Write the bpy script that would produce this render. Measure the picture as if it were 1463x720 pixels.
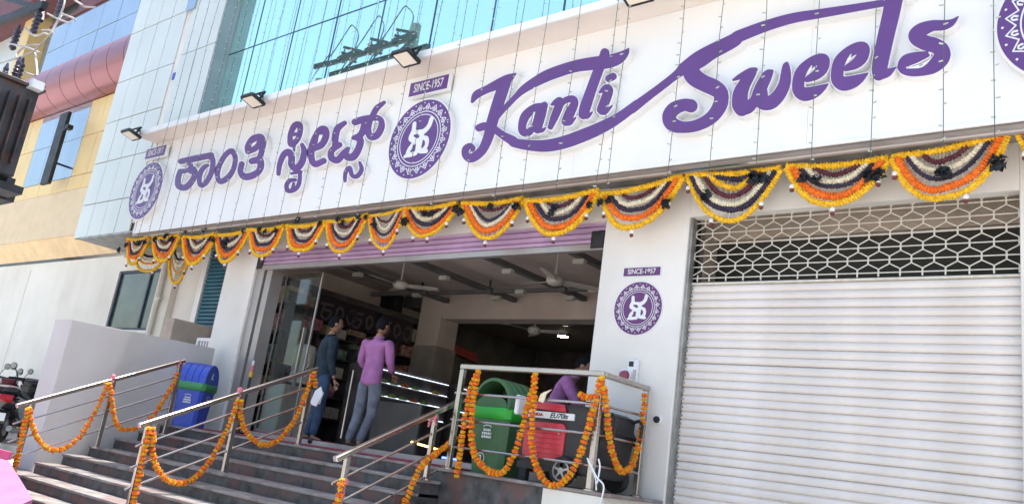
import bpy, bmesh, math, random
import numpy as np
from mathutils import Vector, Matrix, noise as mnoise
random.seed(7)
scene = bpy.context.scene
for o in list(bpy.data.objects):
    bpy.data.objects.remove(o)
col = scene.collection
PI = math.pi

# ------------------------------------------------------------------ camera
F_PX, YAW, PITCH, ROLL = 1183.75, .7021818, .2511854, .1448908
_cy, _sy = math.cos(YAW), math.sin(YAW)
_cp, _sp = math.cos(PITCH), math.sin(PITCH)
FWD = Vector((-_sy*_cp, _cy*_cp, _sp))
_r = Vector((_cy, _sy, 0)); _u = _r.cross(FWD)
_c, _s = math.cos(ROLL), math.sin(ROLL)
RGT = _c*_r + _s*_u
UPV = -_s*_r + _c*_u
CAM = Vector((0, 0, 1.4))
cd = bpy.data.cameras.new('camera'); cam = bpy.data.objects.new('camera', cd); col.objects.link(cam)
m = Matrix((RGT, UPV, -FWD)).transposed().to_4x4(); m.translation = CAM
cam.matrix_world = m
cd.sensor_width = 36; cd.sensor_fit = 'HORIZONTAL'; cd.lens = 36*F_PX/1463
cd.clip_start = .05; cd.clip_end = 2000
scene.camera = cam
scene.render.resolution_x = 1024; scene.render.resolution_y = 503

# ------------------------------------------------------------------ light
SUN_EL = math.radians(82.0); SUN_AZ = math.radians(12)     # azimuth from +Y towards +X
w = bpy.data.worlds.new("World"); scene.world = w; w.use_nodes = True
nt = w.node_tree; nt.nodes.clear()
sky = nt.nodes.new('ShaderNodeTexSky'); sky.sky_type = 'NISHITA'; sky.sun_disc = False
sky.sun_elevation = SUN_EL; sky.sun_rotation = SUN_AZ
sky.air_density = 1.4; sky.dust_density = 4.5; sky.ozone_density = 1.0; sky.altitude = 600
bg = nt.nodes.new('ShaderNodeBackground'); bg.inputs[1].default_value = .15
wo = nt.nodes.new('ShaderNodeOutputWorld')
nt.links.new(sky.outputs[0], bg.inputs[0]); nt.links.new(bg.outputs[0], wo.inputs[0])
sl = bpy.data.lights.new('sun', 'SUN'); sl.energy = 4.6; sl.angle = math.radians(.55); sl.color = (1, .945, .87)
so = bpy.data.objects.new('sun', sl); col.objects.link(so)
sdir = Vector((math.sin(SUN_AZ)*math.cos(SUN_EL), math.cos(SUN_AZ)*math.cos(SUN_EL), math.sin(SUN_EL)))
so.rotation_euler = sdir.to_track_quat('Z', 'Y').to_euler(); so.location = (0, 0, 30)
vs = scene.view_settings
vs.view_transform = 'Standard'; vs.look = 'None'; vs.gamma = 1; vs.use_curve_mapping = False
vs.exposure = 1.22

# ------------------------------------------------------------------ helpers
WLD = {}
def ray(px, py): return FWD*F_PX + RGT*(px-731.5) - UPV*(py-360)
def PY(px, py, Y): v = ray(px, py); return CAM + v*(Y/v.y)
def PX(px, py, X): v = ray(px, py); return CAM + v*(X/v.x)
def PZ(px, py, Z): v = ray(px, py); return CAM + v*((Z-1.4)/v.z)

_mats = {}
def mat(name, color, rough=.6, metal=0.0, var=.12, vscale=3.0, bump=.0, bscale=40.0, emit=None, estr=0,
        spec=.5, trans=0, second=None, sscale=6.0, streak=0, rvar=.1, alpha=1, coat=0):
    if name in _mats: return _mats[name]
    m = bpy.data.materials.new(name); m.use_nodes = True
    nt = m.node_tree; N = nt.nodes; L = nt.links
    b = N['Principled BSDF']
    b.inputs['Roughness'].default_value = rough; b.inputs['Metallic'].default_value = metal
    b.inputs['Specular IOR Level'].default_value = spec
    b.inputs['Transmission Weight'].default_value = trans
    b.inputs['Coat Weight'].default_value = coat
    b.inputs['Alpha'].default_value = alpha
    tc = N.new('ShaderNodeTexCoord')
    def noise(sc, det=4, stretch=None):
        mp = N.new('ShaderNodeMapping'); L.new(tc.outputs['Object'], mp.inputs[0])
        if stretch: mp.inputs['Scale'].default_value = stretch
        n = N.new('ShaderNodeTexNoise'); n.inputs['Scale'].default_value = sc; n.inputs['Detail'].default_value = det
        L.new(mp.outputs[0], n.inputs[0]); return n
    n1 = noise(vscale, 6)
    rmp = N.new('ShaderNodeValToRGB')
    c = Vector(color[:3])
    lo = [max(0, x*(1-var*1.6)) for x in c]; hi = [min(1, x*(1+var)) for x in c]
    rmp.color_ramp.elements[0].color = (*lo, 1); rmp.color_ramp.elements[1].color = (*hi, 1)
    rmp.color_ramp.elements[0].position = .3; rmp.color_ramp.elements[1].position = .7
    L.new(n1.outputs['Fac'], rmp.inputs[0]); out = rmp.outputs[0]
    if second is not None:
        n2 = noise(sscale, 5); r2 = N.new('ShaderNodeValToRGB')
        r2.color_ramp.elements[0].position = .5; r2.color_ramp.elements[1].position = .62
        L.new(n2.outputs['Fac'], r2.inputs[0])
        mx = N.new('ShaderNodeMixRGB'); L.new(r2.outputs[0], mx.inputs[0]); L.new(out, mx.inputs[1])
        mx.inputs[2].default_value = (*second, 1); out = mx.outputs[0]
    if streak:
        n3 = noise(1.1, 3, (1.6, 1.6, .22)); r3 = N.new('ShaderNodeValToRGB')
        r3.color_ramp.elements[0].position = .35; r3.color_ramp.elements[1].position = .75
        k = 1-streak
        r3.color_ramp.elements[0].color = (1, 1, 1, 1); r3.color_ramp.elements[1].color = (k, k*.98, k*.94, 1)
        L.new(n3.outputs['Fac'], r3.inputs[0])
        mx = N.new('ShaderNodeMixRGB'); mx.blend_type = 'MULTIPLY'; mx.inputs[0].default_value = 1
        L.new(out, mx.inputs[1]); L.new(r3.outputs[0], mx.inputs[2]); out = mx.outputs[0]
    L.new(out, b.inputs['Base Color'])
    if rvar:
        n4 = noise(vscale*2.3, 3); mr = N.new('ShaderNodeMapRange')
        mr.inputs['To Min'].default_value = max(0, rough-rvar); mr.inputs['To Max'].default_value = min(1, rough+rvar)
        L.new(n4.outputs['Fac'], mr.inputs[0]); L.new(mr.outputs[0], b.inputs['Roughness'])
    if bump:
        nb = noise(bscale, 5); bp = N.new('ShaderNodeBump'); bp.inputs['Strength'].default_value = bump
        bp.inputs['Distance'].default_value = .02
        L.new(nb.outputs['Fac'], bp.inputs['Height']); L.new(bp.outputs[0], b.inputs['Normal'])
    if emit:
        b.inputs['Emission Color'].default_value = (*emit, 1); b.inputs['Emission Strength'].default_value = estr
    _mats[name] = m; return m

class MB:
    """collects shapes, then links them as one mesh object"""
    def __init__(s): s.v = []; s.f = []; s.mi = []; s.cur = 0
    def add(s, vs, fs):
        k = len(s.v); s.v += [tuple(p) for p in vs]
        for f in fs: s.f.append(tuple(i+k for i in f)); s.mi.append(s.cur)
        return s
    def box(s, x0, x1, y0, y1, z0, z1):
        x0, x1 = sorted((x0, x1)); y0, y1 = sorted((y0, y1)); z0, z1 = sorted((z0, z1))
        return s.add([(x0,y0,z0),(x1,y0,z0),(x1,y1,z0),(x0,y1,z0),(x0,y0,z1),(x1,y0,z1),(x1,y1,z1),(x0,y1,z1)],
                     [(0,3,2,1),(4,5,6,7),(0,1,5,4),(1,2,6,5),(2,3,7,6),(3,0,4,7)])
    def prism(s, pts, axis, a0, a1):
        """extrude a 2-D outline; axis 'x': pts are (y,z); 'y': (x,z); 'z': (x,y)"""
        def P(p, a): return {'x': (a, p[0], p[1]), 'y': (p[0], a, p[1]), 'z': (p[0], p[1], a)}[axis]
        n = len(pts)
        vs = [P(p, a0) for p in pts]+[P(p, a1) for p in pts]
        fs = [(i, (i+1) % n, n+(i+1) % n, n+i) for i in range(n)]
        fs += [tuple(range(n))[::-1], tuple(range(n, 2*n))]
        return s.add(vs, fs)
    def tube(s, pts, r, seg=8, caps=True, squash=None):
        pts = [Vector(p) for p in pts]; n = len(pts)
        rs = r if isinstance(r, (list, tuple)) else [r]*n
        T = [(pts[min(i+1, n-1)]-pts[max(i-1, 0)]).normalized() for i in range(n)]
        a = Vector((0, 0, 1)) if abs(T[0].z) < .9 else Vector((1, 0, 0))
        N_ = T[0].cross(a).normalized(); vs = []
        for i in range(n):
            N_ = (N_-T[i]*N_.dot(T[i])).normalized(); B = T[i].cross(N_)
            for k in range(seg):
                t = 2*PI*k/seg
                vs.append(pts[i]+(N_*math.cos(t)+B*math.sin(t))*rs[i])
        fs = [(i*seg+k, i*seg+(k+1) % seg, (i+1)*seg+(k+1) % seg, (i+1)*seg+k) for i in range(n-1) for k in range(seg)]
        if caps: fs += [tuple(range(seg))[::-1], tuple(range((n-1)*seg, n*seg))]
        return s.add(vs, fs)
    def bar(s, a, b, w, h):
        a, b = Vector(a), Vector(b); t = (b-a).normalized()
        up = Vector((0, 0, 1)) if abs(t.z) < .95 else Vector((0, 1, 0))
        sd = t.cross(up).normalized(); u = sd.cross(t)
        vs = [p+sd*i*w/2+u*j*h/2 for p in (a, b) for i, j in ((-1,-1),(1,-1),(1,1),(-1,1))]
        return s.add(vs, [(0,1,2,3),(7,6,5,4),(0,4,5,1),(1,5,6,2),(2,6,7,3),(3,7,4,0)])
    def lathe(s, prof, c=(0,0,0), axis='z', seg=16, caps=True):
        n = len(prof); vs = []
        for r, h in prof:
            for k in range(seg):
                t = 2*PI*k/seg; x, y = r*math.cos(t), r*math.sin(t)
                p = {'z': (x, y, h), 'x': (h, x, y), 'y': (y, h, x)}[axis]
                vs.append((p[0]+c[0], p[1]+c[1], p[2]+c[2]))
        fs = [(i*seg+k, i*seg+(k+1) % seg, (i+1)*seg+(k+1) % seg, (i+1)*seg+k) for i in range(n-1) for k in range(seg)]
        if caps: fs += [tuple(range(seg))[::-1], tuple(range((n-1)*seg, n*seg))]
        return s.add(vs, fs)
    def build(s, name, m, parent=None, smooth=False, bevel=0, origin=None, kind=None):
        me = bpy.data.meshes.new(name)
        vs = s.v
        if origin is not None: o_ = Vector(origin); vs = [tuple(Vector(p)-o_) for p in vs]
        me.from_pydata(vs, [], s.f); me.update()
        if not isinstance(m, (list, tuple)): m = [m]
        for x in m: me.materials.append(x)
        if len(m) > 1: me.polygons.foreach_set('material_index', s.mi)
        bm = bmesh.new(); bm.from_mesh(me)
        bmesh.ops.recalc_face_normals(bm, faces=bm.faces)
        if bevel:
            bmesh.ops.bevel(bm, geom=list(bm.edges), offset=bevel, segments=2 if bevel > .008 else 1, affect='EDGES', clamp_overlap=True)
        bm.to_mesh(me); bm.free()
        if smooth:
            me.polygons.foreach_set('use_smooth', [True]*len(me.polygons))
            try: me.set_sharp_from_angle(angle=math.radians(40))
            except Exception: pass
        return obj(name, me, parent, origin, kind)

def obj(name, me, parent=None, loc=None, kind=None):
    o = bpy.data.objects.new(name, me); col.objects.link(o)
    if loc is not None: o.location = loc
    if parent is not None:
        o.parent = parent
        # parents are only ever translated / rotated after their parts are attached in local space,
        # or stay where they are while the parts carry world coordinates
        if parent.name in WLD: o.matrix_parent_inverse = Matrix.Translation(-WLD[parent.name])
    if kind: o['kind'] = kind
    return o
def tag(o, label=None, cat=None, group=None, kind=None):
    if label: o['label'] = label
    if cat: o['category'] = cat
    if group: o['group'] = group
    if kind: o['kind'] = kind
    return o
def thing(name, label, cat, loc=None, rz=0, group=None, local=False):
    """Empty at the thing's base. local=False: its parts are given in world coordinates."""
    o = bpy.data.objects.new(name, None); col.objects.link(o); o.empty_display_size = .2
    if loc is not None:
        o.location = loc
        if not local: WLD[o.name] = Vector(loc)
    o.rotation_euler = (0, 0, rz)
    return tag(o, label, cat, group)
def dup(root, loc, rz=0, label=None, group=None):
    r = root.copy(); col.objects.link(r); r.location = loc; r.rotation_euler = (0, 0, rz)
    if label: r['label'] = label
    if group: r['group'] = group
    for ch in list(root.children):
        c = ch.copy(); col.objects.link(c); c.parent = r
        for g in ch.children:
            d = g.copy(); col.objects.link(d); d.parent = c
    return r
def inst(name, me, parent, loc, rot=(0,0,0), sc=None):
    o = bpy.data.objects.new(name, me); col.objects.link(o); o.location = loc; o.rotation_euler = rot
    if sc: o.scale = sc
    o.parent = parent
    if parent.name in WLD: o.matrix_parent_inverse = Matrix.Translation(-WLD[parent.name])
    return o
def struct(name, mb, m, **k): return mb.build(name, m, kind='structure', **k)

# ---- flat shapes from brush strokes (signed distance field + marching squares)
def smooth_path(st, n=6):
    st = [np.array(p, float) for p in st]
    if len(st) < 3: return st
    P = [2*st[0]-st[1]]+st+[2*st[-1]-st[-2]]; out = []
    for i in range(1, len(P)-2):
        p0, p1, p2, p3 = P[i-1:i+3]
        for k in range(n):
            t = k/n
            out.append(.5*((2*p1)+(-p0+p2)*t+(2*p0-5*p1+4*p2-p3)*t*t+(-p0+3*p1-3*p2+p3)*t**3))
    out.append(st[-1]); return out
def field(strokes, step, pad, cuts=()):
    S = [smooth_path(s) for s in strokes]; Cs = [smooth_path(s) for s in cuts]
    A = np.array([p for s in S for p in s])
    x0, y0 = A[:, 0].min()-A[:, 2].max()-pad, A[:, 1].min()-A[:, 2].max()-pad
    x1, y1 = A[:, 0].max()+A[:, 2].max()+pad, A[:, 1].max()+A[:, 2].max()+pad
    nx, ny = int((x1-x0)/step)+2, int((y1-y0)/step)+2
    X = x0+np.arange(nx)*step; Y = y0+np.arange(ny)*step
    def run(SS):
        D = np.full((ny, nx), 1e3)
        for s in SS:
            segs = list(zip(s[:-1], s[1:])) if len(s) > 1 else [(s[0], s[0])]
            for a, b in segs:
                rr = max(a[2], b[2])/2+pad+2*step
                i0 = max(0, int((min(a[0], b[0])-rr-x0)/step)); i1 = min(nx, int((max(a[0], b[0])+rr-x0)/step)+2)
                j0 = max(0, int((min(a[1], b[1])-rr-y0)/step)); j1 = min(ny, int((max(a[1], b[1])+rr-y0)/step)+2)
                gx = X[None, i0:i1]; gy = Y[j0:j1, None]
                dx, dy = b[0]-a[0], b[1]-a[1]; L2 = dx*dx+dy*dy+1e-12
                t = np.clip(((gx-a[0])*dx+(gy-a[1])*dy)/L2, 0, 1)
                d = np.hypot(gx-a[0]-t*dx, gy-a[1]-t*dy)-(a[2]+(b[2]-a[2])*t)/2
                D[j0:j1, i0:i1] = np.minimum(D[j0:j1, i0:i1], d)
        return D
    D = run(S)
    if Cs: D = np.maximum(D, -run(Cs))
    return D, x0, y0, step
def contours(fd, level=0.0, tol=.1):
    D, x0, y0, step = fd; V = D-level
    V = np.where(np.abs(V) < 1e-9, 1e-9, V)
    I = V < 0; ny, nx = V.shape
    code = I[:-1, :-1]*1+I[:-1, 1:]*2+I[1:, 1:]*4+I[1:, :-1]*8
    js, is_ = np.nonzero((code > 0) & (code < 15)); nxt = {}
    TB = {1:[(3,0)],2:[(0,1)],3:[(3,1)],4:[(1,2)],5:[(3,2),(1,0)],6:[(0,2)],7:[(3,2)],8:[(2,3)],9:[(2,0)],10:[(0,3),(2,1)],11:[(2,1)],12:[(1,3)],13:[(1,0)],14:[(0,3)]}
    def ek(j, i, e): return [(j, i, 0), (j, i+1, 1), (j+1, i, 0), (j, i, 1)][e]
    def pt(k):
        j, i, d = k
        if d == 0: a, b = V[j, i], V[j, i+1]; return (x0+(i+a/(a-b))*step, y0+j*step)
        a, b = V[j, i], V[j+1, i]; return (x0+i*step, y0+(j+a/(a-b))*step)
    for j, i in zip(js.tolist(), is_.tolist()):
        for a, b in TB[int(code[j, i])]: nxt[ek(j, i, a)] = ek(j, i, b)
    loops = []
    while nxt:
        k0 = next(iter(nxt)); k = k0; L = []
        while k in nxt: L.append(pt(k)); k = nxt.pop(k)
        if len(L) < 8: continue
        L = np.array(L); keep = [0]; i = 0; n = len(L)
        while i < n-1:                                  # drop points that lie on the line within tol
            j = min(i+14, n-1)
            while j > i+1:
                a, b = L[i], L[j]; dd = b-a; ll = math.hypot(*dd)+1e-9
                q = L[i+1:j]-a
                if np.abs(q[:, 0]*dd[1]-q[:, 1]*dd[0]).max()/ll < tol: break
                j -= 1
            keep.append(j); i = j
        L = L[keep[:-1]] if keep[-1] == n-1 else L[keep]
        if len(L) >= 3: loops.append([tuple(p) for p in L])
    return loops
def plate(name, loops, conv, depth, m, parent, bev=0):
    """loops (2-D) -> conv -> (X,Z) on a plane; a solid plate of that outline; conv returns (u,v); depth = (Yfront, Yback)"""
    cu = bpy.data.curves.new(name, 'CURVE'); cu.dimensions = '2D'; cu.fill_mode = 'BOTH'
    h = (depth[1]-depth[0])/2
    cu.extrude = max(h-bev, .0005); cu.bevel_depth = bev; cu.bevel_resolution = 1
    cu.offset = -bev
    for L in loops:
        sp = cu.splines.new('POLY'); sp.points.add(len(L)-1)
        for i, p in enumerate(L):
            u, v = conv(p); sp.points[i].co = (u, v, 0, 1)
        sp.use_cyclic_u = True
    t = bpy.data.objects.new('tmp', cu); col.objects.link(t)
    dg = bpy.context.evaluated_depsgraph_get()
    me = bpy.data.meshes.new_from_object(t.evaluated_get(dg)); bpy.data.objects.remove(t)
    yc = (depth[0]+depth[1])/2
    me.transform(Matrix.Translation((0, yc, 0)) @ Matrix.Rotation(PI/2, 4, 'X'))
    me.materials.clear(); me.materials.append(m)
    return obj(name, me, parent)
def text_mesh(s, size, extrude=.002, shear=0, bold=.0, sx=1.0):
    cu = bpy.data.curves.new('t', 'FONT'); cu.body = s; cu.size = size; cu.extrude = extrude; cu.shear = shear
    cu.offset = bold; cu.align_x = 'CENTER'; cu.align_y = 'CENTER'
    t = bpy.data.objects.new('tmp', cu); col.objects.link(t)
    dg = bpy.context.evaluated_depsgraph_get()
    me = bpy.data.meshes.new_from_object(t.evaluated_get(dg)); bpy.data.objects.remove(t)
    me.transform(Matrix.Diagonal((sx, 1, 1, 1)))
    return me
def text_on_wall(name, s, size, x, y, z, m, parent, rot=0, **k):
    """lettering facing -Y"""
    me = text_mesh(s, size, **k); me.transform(Matrix.Translation((x, y, z)) @ Matrix.Rotation(rot, 4, 'Z') @ Matrix.Rotation(PI/2, 4, 'X'))
    me.materials.clear(); me.materials.append(m)
    return obj(name, me, parent)
def skinned(name, chains, m, parent=None, sub=2, fold=0, fs_=(14, 14, 22)):
    """chains: list of [(x,y,z,r)...]; a chain may start with an int index of an earlier vertex. One mesh by Skin modifier."""
    vs, es, rs = [], [], []
    for ch in chains:
        prev = None
        for p in ch:
            if isinstance(p, int): prev = p; continue
            vs.append(p[:3]); rs.append((p[3], p[4] if len(p) > 4 else p[3])); i = len(vs)-1
            if prev is not None: es.append((prev, i))
            prev = i
    me = bpy.data.meshes.new(name); me.from_pydata(vs, es, []); me.update()
    t = bpy.data.objects.new('tmp', me); col.objects.link(t)
    md = t.modifiers.new('s', 'SKIN'); md.use_smooth_shade = True
    for i, r in enumerate(rs): me.skin_vertices[0].data[i].radius = r
    for i in range(len(vs)): me.skin_vertices[0].data[i].use_root = False
    # one root per island
    par = list(range(len(vs)))
    def fnd(a):
        while par[a] != a: a = par[a]
        return a
    for a, b in es: par[fnd(b)] = fnd(a)
    seen = set()
    for i in range(len(vs)):
        f = fnd(i)
        if f not in seen: seen.add(f); me.skin_vertices[0].data[i].use_root = True
    t.modifiers.new('b', 'SUBSURF').levels = sub
    dg = bpy.context.evaluated_depsgraph_get()
    m2 = bpy.data.meshes.new_from_object(t.evaluated_get(dg)); bpy.data.objects.remove(t)
    if fold:
        m2.update()
        for v in m2.vertices:
            q = Vector((v.co.x*fs_[0], v.co.y*fs_[1], v.co.z*fs_[2]))
            a = 1-abs(mnoise.noise(q))*2.2; b = mnoise.noise(q*.45+Vector((7, 3, 1)))
            v.co += v.normal*fold*(a*.6+b*.9)
    m2.name = name; m2.materials.clear(); m2.materials.append(m)
    m2.polygons.foreach_set('use_smooth', [True]*len(m2.polygons))
    return obj(name, m2, parent)
def ordinal(n): return ['first','second','third','fourth','fifth','sixth','seventh','eighth','ninth','tenth','eleventh','twelfth','thirteenth','fourteenth','fifteenth','sixteenth','seventeenth','eighteenth','nineteenth','twentieth','twenty-first','twenty-second','twenty-third','twenty-fourth','twenty-fifth','twenty-sixth','twenty-seventh','twenty-eighth','twenty-ninth','thirtieth','thirty-first','thirty-second','thirty-third','thirty-fourth','thirty-fifth','thirty-sixth','thirty-seventh','thirty-eighth','thirty-ninth','fortieth'][n]

# ------------------------------------------------------------------ materials
M = dict(
 ground=mat('concrete_ground', (.42,.40,.37), .85, var=.2, vscale=1.3, bump=.3, bscale=60),
 pave=mat('paving', (.52,.49,.45), .8, var=.15, vscale=2, bump=.2, bscale=50),
 white=mat('white_panel', (.77,.77,.765), .35, var=.03, vscale=1.5, rvar=.05),
 hood=mat('hood_bounce_tint', (.76,.68,.62), .5, var=.04, vscale=2),  # white hood tinted pinkish cream, painting in the warm bounce from the ground
 plaster=mat('white_plaster', (.73,.71,.675), .75, var=.07, vscale=1.2, bump=.12, bscale=90, streak=.06),
 plaster2=mat('cream_plaster', (.72,.70,.64), .8, var=.06, vscale=1.0, bump=.15, bscale=70, streak=.10),
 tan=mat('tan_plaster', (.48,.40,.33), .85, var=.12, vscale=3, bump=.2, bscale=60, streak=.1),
 acp=mat('grey_cladding', (.60,.645,.62), .38, .1, var=.05, vscale=.8, rvar=.08),
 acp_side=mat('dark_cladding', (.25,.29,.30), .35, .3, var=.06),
 joint=mat('joint_dark', (.06,.06,.065), .8),
 glass_cyan=mat('cyan_glass', (.68,1.0,.94), .012, .94, var=.02, vscale=.5, rvar=.006, bump=.035, bscale=.7),
 glass_blue=mat('blue_glass', (.42,.49,.56), .06, .8, var=.06, vscale=.6, rvar=.02),
 glass_dark=mat('dark_window_glass', (.06,.09,.085), .06, .0, var=.2, spec=.9, rvar=.03),
 mull=mat('mullion_dark', (.05,.10,.11), .4, .5),
 yellow=mat('yellow_cladding', (.76,.55,.24), .4, .1, var=.06, vscale=.8),
 plank=mat('tan_soffit', (.78,.58,.34), .6, var=.1, vscale=3),
 maroon=mat('maroon_canopy', (.33,.14,.165), .34, .6, var=.05, vscale=.5, rvar=.02),
 purple=mat('sign_purple', (.115,.045,.205), .38, var=.06, vscale=3),
 plum=mat('print_plum', (.12,.03,.14), .45, var=.05),
 steel=mat('stainless_steel', (.47,.43,.40), .26, .95, var=.03, vscale=2, rvar=.04),
 galv=mat('galvanised', (.33,.33,.32), .45, .6, var=.25, vscale=5, bump=.1, bscale=30),
 alu=mat('aluminium', (.42,.39,.38), .4, .6, var=.08),
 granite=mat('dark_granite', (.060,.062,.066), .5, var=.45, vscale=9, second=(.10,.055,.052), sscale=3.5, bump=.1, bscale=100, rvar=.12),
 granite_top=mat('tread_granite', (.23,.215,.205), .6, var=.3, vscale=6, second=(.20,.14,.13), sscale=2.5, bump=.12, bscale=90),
 carpet=mat('red_carpet', (.32,.05,.07), .95, var=.2, vscale=12, bump=.4, bscale=200),
 pink=mat('pink_carpet', (.62,.10,.22), .95, var=.12, vscale=8, bump=.4, bscale=200),
 shutter=mat('shutter_paint', (.72,.675,.645), .55, .1, var=.07, vscale=2.2, bump=.1, bscale=30, streak=.14),
 lav=mat('lavender_shutter', (.50,.34,.53), .5, .1, var=.08, vscale=3, streak=.1),
 grille=mat('grille_paint', (.62,.58,.50), .5, .2, var=.1, vscale=20),
 black=mat('black_plastic', (.012,.013,.015), .45, var=.3, vscale=6),
 blk_metal=mat('black_metal', (.035,.037,.042), .5, .5, var=.3, vscale=4),
 rubber=mat('rubber', (.025,.025,.026), .8, var=.2, vscale=10),
 lens=mat('floodlight_lens', (.80,.74,.62), .3, var=.03),
 yel_flower=mat('yellow_petals', (.83,.47,.015), .8, var=.25, vscale=45),
 org_flower=mat('orange_petals', (.80,.17,.012), .8, var=.25, vscale=45),
 mid_flower=mat('amber_petals', (.83,.31,.01), .8, var=.25, vscale=45),
 navy_flower=mat('navy_petals', (.035,.025,.055), .8, var=.4, vscale=45),
 maroon_flower=mat('maroon_petals', (.10,.02,.035), .8, var=.4, vscale=45),
 cream_flower=mat('cream_petals', (.70,.63,.46), .85, var=.15, vscale=45),
 bow=mat('dark_bow', (.012,.018,.026), .8, var=.5, vscale=30),
 bell=mat('white_bead', (.8,.78,.74), .4, var=.05),
 redbell=mat('maroon_bead', (.14,.02,.03), .4),
 wire=mat('dark_wire', (.06,.09,.075), .6, var=.2),
 led=mat('led_bulb', (.45,.5,.42), .3, var=.2),
 inwall=mat('inner_wall', (.68,.58,.51), .8, var=.08, vscale=1.5, streak=.1),
 inceil=mat('inner_ceiling', (.62,.53,.48), .85, var=.08, vscale=2),
 infloor=mat('inner_floor', (.42,.39,.36), .3, var=.2, vscale=2),
 darkwood=mat('dark_laminate', (.10,.088,.09), .45, var=.3, vscale=4),
 glass=mat('clear_glass', (.75,.85,.82), .03, var=0, trans=1, rvar=0),
 cream=mat('cream_plastic', (.52,.50,.44), .5, var=.06),
 skin=mat('skin', (.28,.15,.095), .55, var=.08, vscale=12),
 hair=mat('black_hair', (.008,.008,.012), .85, spec=.15, var=.4, vscale=60, bump=.4, bscale=160),
 pinkshirt=mat('pink_shirt', (.36,.14,.33), .85, var=.12, vscale=9, bump=.5, bscale=14),
 jeans=mat('grey_jeans', (.15,.17,.21), .9, var=.25, vscale=8, bump=.25, bscale=40),
 navy=mat('navy_cloth', (.012,.028,.045), .9, var=.25, vscale=8, bump=.25, bscale=40),
 bluejean=mat('blue_jeans', (.03,.06,.12), .9, var=.25, vscale=8, bump=.25, bscale=40),
 paper=mat('white_paper', (.75,.75,.78), .8, var=.05),
 blue=mat('blue_plastic', (.035,.085,.48), .4, var=.1, vscale=2),
 green=mat('green_plastic', (.055,.15,.065), .45, var=.15, vscale=2),
 bright_green=mat('bright_green_band', (.03,.42,.045), .45, var=.1, vscale=2),
 band_green=mat('green_band', (.05,.28,.10), .45, var=.1, vscale=2),
 red=mat('red_paint', (.50,.025,.05), .35, var=.08, coat=.3),
 label=mat('pale_print', (.70,.72,.74), .6, var=.03),
 porcelain=mat('insulator', (.04,.035,.06), .3, var=.2),
 teal=mat('teal_shutter', (.02,.12,.18), .5, var=.12),
 pinkribbon=mat('pink_ribbon', (.62,.18,.22), .8, var=.15, vscale=30),
)
# ================================================================== SETTING
LZ = 1.3            # landing level
g = MB(); g.add([(-400,-400,0),(400,-400,0),(400,400,0),(-400,400,0)], [(0,1,2,3)])
struct('ground', g, M['ground'])
b = MB(); b.box(-34, -11.005, 4.66, 9.4, .0, .515); b.box(-34, -13.1, 5.55, 9.4, .5, .645)
struct('raised_forecourt', b, M['pave'])
b = MB()
for k in range(14): b.box(-10.9+k*1.5, -9.42+k*1.5, 1.2, 3.28, .004, .03)
struct('pavement', b, M['pave'])
# pink carpet running from the street
c = thing('carpet_runner', 'pink cloth covered platform with crimson edge at the foot of the steps', 'carpet', (-8.5, 2.3, .03))
mb = MB(); top_ = [(-13.4,4.0,.70), (-10.15,4.0,.70), (-8.5,3.66,.48), (-7.6,2.6,.2), (-13.0,2.6,.5)]
mb.add(top_+[(x, y, .005) for x, y, z in top_], [(0,1,2,3,4), (9,8,7,6,5), (0,5,6,1), (1,6,7,2), (2,7,8,3), (3,8,9,4), (4,9,5,0)])
mb.build('carpet_sheet', mat('pale_pink_cloth', (.33,.13,.23), .9, var=.08, vscale=4, bump=.3, bscale=30), c)
MB().box(-13.4, -10.16, 3.99, 4.03, .70, .785).build('carpet_edge', M['pink'], c)

# ------------------------------------------------------------------ steps
st = thing('granite_steps', 'dark granite entrance steps with reddish worn tread edges', 'steps', (-8.3, 4.6, 0))
RIS, TRD = .13, .30
rs = random.Random(3)
for n in range(0, 10):
    z = LZ-RIS*n; nose = 6.15-TRD*n
    # treads and risers are laid in separate slabs across the width
    cuts = [-11.0, -9.9+rs.uniform(-.2,.2), -8.4+rs.uniform(-.2,.2), -6.9+rs.uniform(-.2,.2), -5.66]
    if n > 5: cuts = [-22, -19, -16, -13.5]+cuts
    if n > 0:
        for a, c_ in zip(cuts[:-1], cuts[1:]):
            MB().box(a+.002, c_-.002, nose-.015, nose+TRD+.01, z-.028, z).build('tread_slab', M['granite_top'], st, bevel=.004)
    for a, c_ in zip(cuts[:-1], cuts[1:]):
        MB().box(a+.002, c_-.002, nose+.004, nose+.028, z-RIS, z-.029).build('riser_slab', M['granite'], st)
for n in range(0, 10):
    z = LZ-RIS*n; nose = 6.15-TRD*n
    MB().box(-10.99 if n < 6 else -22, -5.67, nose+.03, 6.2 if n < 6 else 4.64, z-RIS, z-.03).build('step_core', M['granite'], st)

# ------------------------------------------------------------------ the shop building
SB = thing('shop_building', 'white shop building with wide open entrance and cyan glass upper floors', 'building', (-6, 7, 0))
def part(name, mb, m, parent=SB, **k): return mb.build(name, m, parent, **k)
# landing slabs
xs = [-11.1, -10.2, -9.3, -8.4, -7.5, -6.6, -5.67]
for a, c_ in zip(xs[:-1], xs[1:]):
    part('landing_slab', MB().box(a+.002, c_-.002, 6.135, 6.72, LZ-.028, LZ), M['granite_top'], bevel=.004)
part('landing_carpet', MB().box(-10.95, -5.75, 6.33, 7.15, LZ+.002, LZ+.014), M['carpet'])
part('landing_core', MB().box(-11.09, -5.68, 6.19, 7.2, .02, LZ-.03), M['granite'])
part('landing_side_floor', MB().box(-13.6, -11.105, 6.77, 7.6, 1.2, LZ-.004), M['granite_top'])
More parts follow.
